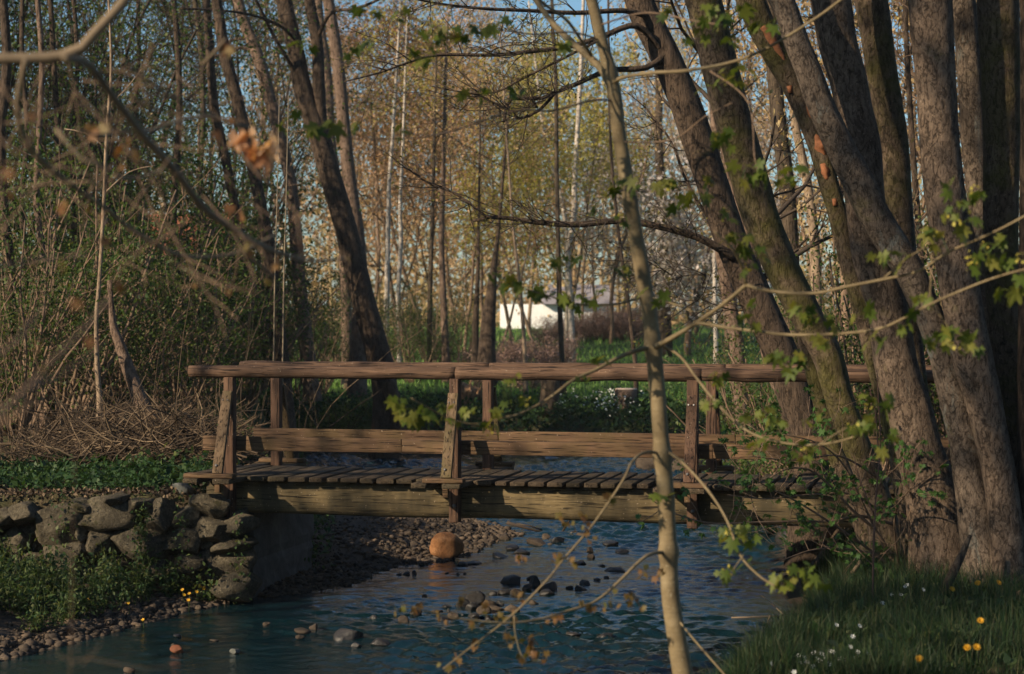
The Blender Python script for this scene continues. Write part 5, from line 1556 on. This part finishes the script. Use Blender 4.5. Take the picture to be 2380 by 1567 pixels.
mb = MB()
for px, w in (([(2000, 1305), (1955, 1365), (1930, 1385), (1880, 1410), (1830, 1428), (1780, 1433), (1700, 1436)], [10, 4]), ([(1820, 1428), (1790, 1400), (1770, 1385)], [4, 2]), ([(1790, 1432), (1780, 1455), (1772, 1470)], [4, 2])):
    q, s = trace(px, [15.0, 15.6], w, .06); mb.tube(q, s, 7)
tag(mb.build('fallen_branch', M['twig_tan']), 'bare fallen branch hanging from the right bank over the water', 'branch')
mb = MB()
q, s = trace([(2255, 1245), (2235, 1290), (2215, 1330), (2198, 1362), (2185, 1385)], [14.2, 14.0], [9, 18, 22, 22, 26], .05); mb.tube(q, s, 9, True, .2, 2, 12)
tag(mb.build('bark_slab', M['bark_back']), 'split slab of dead wood leaning on the foot of the ruddy tree', 'dead wood')
# knot on the lichen tree
# ------------------------------------------------------------------ twigs of the dark leaning tree: fine spray across the middle
r = random.Random(31)
spr = MB(); out, tips = [], []
for (px, Y, n, L) in (([(1430, 514), (1350, 522), (1300, 521), (1240, 516), (1180, 507), (1108, 488), (1050, 446), (960, 402)], 19.6, 34, .75), ([(1340, 195), (1290, 215), (1250, 250), (1205, 274), (1176, 250), (1120, 222)], 19.2, 34, .8), ([(1400, 85), (1250, 118), (1150, 128), (1020, 128), (880, 170)], 18.8, 26, .8), ([(1340, 30), (1230, 25), (1120, 20), (1000, 5)], 18.9, 20, .7), ([(1640, 560), (1590, 541), (1500, 520)], 19.9, 14, .6), ([(1640, 430), (1560, 330), (1500, 250)], 20.5, 14, .8), ([(1700, 640), (1640, 640), (1560, 640), (1500, 600)], 20, 20, .8), ([(1760, 720), (1680, 720), (1600, 690)], 20.4, 18, .8)):
    q, s = trace(px, Y, 4, .1)
    for k in range(n):
        p = q[r.randrange(len(q))]
        grow(r, p, Vector((r.gauss(-.55, .5), r.gauss(0, .5), r.gauss(.0, .45))), r.uniform(.4, 1) * L, .006, 2, out, tips, up=.0, wob=.28, nch=(2, 3), ang=(20, 50), lr=.55, seg=.12)
lt = [o for o in bpy.data.objects if o.name == 'leaning_tree'][0]
put(spr, out, 0, .0022); spr.build('twigs', M['twig_dark'], lt)
ml = MB(); ml.leaves(spread(tips, 1500, .02, r), .035, seed=6); ml.build('buds', M['leaf_olive'], lt)
# leafy twig by the sapling: small round leaves
mb = MB()

# ------------------------------------------------------------------ blurred branches close to the camera at the left
ov = empty('overhanging_branch', W(-150, 300, 5.4), 'out-of-focus grey bough with drooping twigs close to the camera at the upper left', 'branch')
mb = MB()
for px, Y, w in (([(-160, 150), (-60, 138), (60, 136), (140, 131), (190, 112), (222, 75), (260, 35), (310, -25), (370, -120)], 3.6, [25, 25, 24, 24, 23, 22, 22, 22, 22]), ([(150, 135), (205, 150), (262, 225), (330, 312), (410, 402), (470, 480), (540, 532), (620, 577), (720, 606), (800, 600)], [3.0, 3.9], [14, 18, 19, 19, 18, 16, 13, 11, 8, 5]),
                 ([(410, 402), (430, 400), (470, 410)], [4.0, 4.1], [7, 4]), ([(60, 140), (40, 250), (60, 330), (110, 385), (180, 440), (240, 480), (300, 528), (400, 588), (480, 598), (560, 585), (640, 545)], [3.4, 4.2], [13, 12, 11, 11, 10, 9, 9, 9, 8, 7, 5]),
                 ([(240, 250), (270, 300), (310, 305), (350, 300)], [3.9, 4.2], [8, 4]), ([(330, 312), (420, 280), (490, 270), (550, 290), (610, 300)], [3.9, 4.4], [8, 5]), ([(285, 140), (330, 180), (400, 225), (470, 262), (500, 268)], [3.2, 3.6], [8, 5]),
                 ([(180, 300), (225, 315), (280, 305), (350, 305)], [3.3, 3.6], [7, 5]), ([(265, 410), (330, 412), (395, 382)], [3.9, 4.1], [7, 5]), ([(130, 300), (190, 370), (250, 390)], 3.2, [8, 6]), ([(470, 150), (500, 120), (525, 90)], 4, [8, 5]),
                 ([(560, 585), (600, 612), (640, 650)], [4.2, 4.3], [6, 4])):
    Y = [v * 1.5 for v in Y] if isinstance(Y, list) else Y * 1.5
    q, s = trace(px, Y, [v * 1.12 for v in w], .04); mb = MB(); mb.tube(q, s, 9, True, .05, 2, 20); mb.build('bough' if max(w) > 15 else 'twig', M['twig_bough'], ov)
ml = MB(); r = random.Random(3)
mt, out, tips = MB(), [], []
for k in range(44):
    p = W(r.uniform(-40, 420) if k % 3 else r.uniform(0, 620), r.uniform(90, 620), r.uniform(4.6, 6.2))
    grow(r, p, Vector((r.gauss(.5, .6), r.gauss(0, .3), r.gauss(-.35, .5))), r.uniform(.12, .4), r.uniform(.0016, .0034), 1, out, tips, up=-.02, wob=.25, nch=(1, 3), lr=.5, seg=.06)
put(mt, out); mt.build('twig_sprays', M['twig_brown'], ov)
ml2 = MB()
for k in range(26):
    maple(ml2, tips[r.randrange(len(tips))], r.uniform(.012, .026), r, 1.2)
for (px, py, Y, sz, n) in ((575, 320, 4.0, 42, 3), (600, 340, 4.0, 46, 4), (630, 320, 4.0, 40, 3), (610, 365, 4.0, 36, 2), (298, 335, 3.8, 40, 3), (215, 300, 3.6, 40, 3), (155, 475, 3.5, 30, 2), (562, 480, 4.1, 34, 2), (270, 660, 3.3, 36, 2), (522, 100, 4, 34, 3), (632, 640, 4.2, 24, 2), (720, 660, 4.2, 22, 1), (640, 575, 4.2, 22, 2), (240, 560, 3.5, 26, 2)):
    for k in range(n):
        p = W(px + r.gauss(0, 12), py + r.gauss(0, 12), Y * 1.5)
        maple(ml if 560 < px < 640 and py < 400 else ml2, p, sz / F * Y * 1.5 * (1.2 if py < 400 and px > 560 else .85), r, 1.25)
ml.build('dry_leaves', M['leaf_brown'], ov)
ml2.build('dry_leaves', M['leaf_brown_dark'], ov)
lo = empty('near_twigs', W(-120, 1000, 3.3), 'strongly blurred grey twigs with reddish buds low at the left edge', 'branch')
mb = MB(); ml = MB()
for px, Y, w in (([(-120, 1090), (-30, 990), (60, 905), (130, 830), (200, 760), (250, 695)], [2.2, 2.6], [13, 12, 11, 10, 8, 5]), ([(60, 905), (120, 880), (190, 840), (240, 800)], [2.3, 2.5], [8, 4]), ([(-60, 860), (30, 800), (80, 740), (110, 700)], [2.4, 2.6], [9, 4]), ([(-60, 640), (40, 610), (120, 600), (200, 590)], [2.6, 2.9], [7, 4]), ([(-60, 1010), (30, 970), (80, 930)], 2.2, [9, 6]), ([(-40, 280), (40, 360), (70, 330), (100, 210)], 2.6, [8, 5])):
    Y = [v * 1.4 for v in Y] if isinstance(Y, list) else Y * 1.4
    q, s = trace(px, Y, w, .03); mb = MB(); mb.tube(q, s, 8, True, .05, 3, 20); mb.build('twig', M['twig_brown'], lo)
for (px, py, Y) in ((180, 700, 2.5), (210, 790, 2.5), (85, 800, 2.4), (70, 600, 2.7), (140, 610, 2.7), (240, 700, 2.6), (20, 395, 2.6), (100, 860, 2.4)):
    p = W(px, py, Y * 1.4); maple(ml, p, 32 / F * Y * 1.4, r, 1.0)
ml.build('dry_leaves', M['leaf_brown_dark'], lo)
mb = MB()
for px, w in (([(162, 1600), (164, 1545), (166, 1450), (168, 1300), (172, 1150), (176, 1020)], [2.5, 1.5]), ([(163, 1545), (180, 1534), (205, 1530), (260, 1541), (340, 1555), (385, 1550), (410, 1530), (416, 1515)], [2, 1]), ([(163, 1540), (150, 1530), (140, 1525)], [3, 2]), ([(190, 1545), (225, 1510), (235, 1490)], [2, 1])):
    q, s = trace(px, 4.2, w, .03); mb.tube(q, s, 6)
tag(mb.build('tall_weed', M['twig_brown']), 'faint blurred weed stem at the lower left close to the camera', 'stem')

# ------------------------------------------------------------------ trees standing left of and behind the camera, whose shade dapples the stream
SH = [bg_tree('bank_tree', 13, .17, 'twig_dark', 'leaf_olive', nl, .16, 201 + k, .3, nch=(4, 6), crown_from=.3) for k, nl in enumerate((5200, 1500))]
for i, (x, y, s, k, lb) in enumerate(((-12.0, 10.6, .75, 1, 'tall sparse tree beside the near bank, level with the stone wall'), (-8.5, 8.0, .8, 1, 'tall sparse tree beside the near bank, nearest the stream'), (-5.9, 7.0, .62, 1, 'tall sparse tree beside the near bank, nearest the viewer on the left'), (-10.2, 8.2, 1.0, 1, 'tall sparse tree on the near bank left of the viewer'),
                                      (-12, 3.0, 1.0, 0, 'tall leafy tree far to the left of the viewer'), (-4.5, -.5, 1.0, 0, 'tall leafy tree just behind the viewer'), (-7.5, -7, 1.1, 0, 'tall leafy tree well behind the viewer'))):
    place(SH[k], used, x, y, s, i * 1.3, lb, 'tree', 'trees on the near bank')
# unseen ring of leaves added around the near bank to cut low sky light
mb = MB()
g = np.random.default_rng(15)
n = 42000
A = g.uniform(R(75), R(335), n)
D_ = g.uniform(26, 36, n)
mb.leaves(np.stack([np.sin(A) * D_, np.cos(A) * D_ * 1.0 + 4, .8 + (9 + 1.5 * np.sin(A * 9)) * g.random(n)], -1), .42, seed=15, aspect=.6)
tag(mb.build('sky_dimming_woods', M['leaf_green']), 'green leaf ring added out of view around the near bank to dim the sky light', 'woods', kind='stuff')

# ------------------------------------------------------------------ camera, light, sky
cam = bpy.data.cameras.new('camera')
co = bpy.data.objects.new('camera', cam)
COL.objects.link(co)
co.location = (0, 0, ZC)
co.rotation_euler = (R(90) - PITCH, 0, 0)
cam.sensor_width = 36
cam.lens = 36 * F / 2380
cam.clip_start = .1
cam.clip_end = 3000
cam.dof.use_dof = True
cam.dof.focus_distance = 17.6
cam.dof.aperture_fstop = 3.0
cam.dof.aperture_blades = 0
SC.camera = co
EL, AZ = R(28), R(56)      # light travels towards +Y and +X
sl = bpy.data.lights.new('sun', 'SUN')
sl.energy = 5.0
sl.angle = R(.55)
sl.color = (1.0, .81, .57)
so = bpy.data.objects.new('sun', sl)
COL.objects.link(so)
d = Vector((math.sin(AZ) * math.cos(EL), math.cos(AZ) * math.cos(EL), -math.sin(EL)))
so.rotation_euler = d.to_track_quat('-Z', 'Y').to_euler()
so.location = (-10, -10, 20)
wd = bpy.data.worlds.new('World')
SC.world = wd
wd.use_nodes = True
nt = wd.node_tree
sky = nt.nodes.new('ShaderNodeTexSky')
sky.sky_type = 'NISHITA'
sky.sun_disc = False
sky.sun_elevation = EL
sky.sun_rotation = math.atan2(-d.x, -d.y)
sky.air_density = 1.0
sky.dust_density = .6
sky.ozone_density = 2.8
nt.links.new(mix(nt, 1.0, sky.outputs[0], (.8, .97, 1.03), 'MULTIPLY'), nt.nodes['Background'].inputs['Color'])
nt.nodes['Background'].inputs['Strength'].default_value = .075
hz = MB()
hz.box(-1000, 1000, -1000, 1000, -1.4, 19, 0)
ho = hz.build('haze', None)
tag(ho, 'thin pale air between the far trees', 'haze', kind='stuff')
hm = bpy.data.materials.new('haze_air')
hm.use_nodes = True
hn = hm.node_tree
hn.nodes.remove(hn.nodes['Principled BSDF'])
pv = hn.nodes.new('ShaderNodeVolumePrincipled')
pv.inputs['Color'].default_value = (.86, .88, .92, 1)
pv.inputs['Density'].default_value = .0003
pv.inputs['Anisotropy'].default_value = 0
hn.links.new(pv.outputs[0], hn.nodes['Material Output'].inputs['Volume'])
ho.data.materials.append(hm)
SC.view_settings.view_transform = 'Standard'
SC.view_settings.look = 'None'
SC.view_settings.exposure = .6
SC.view_settings.gamma = 1
SC.cycles.use_denoising = True
SC.cycles.max_bounces = 6
SC.cycles.diffuse_bounces = 2
SC.cycles.glossy_bounces = 3
SC.cycles.transmission_bounces = 2
SC.cycles.sample_clamp_indirect = 4
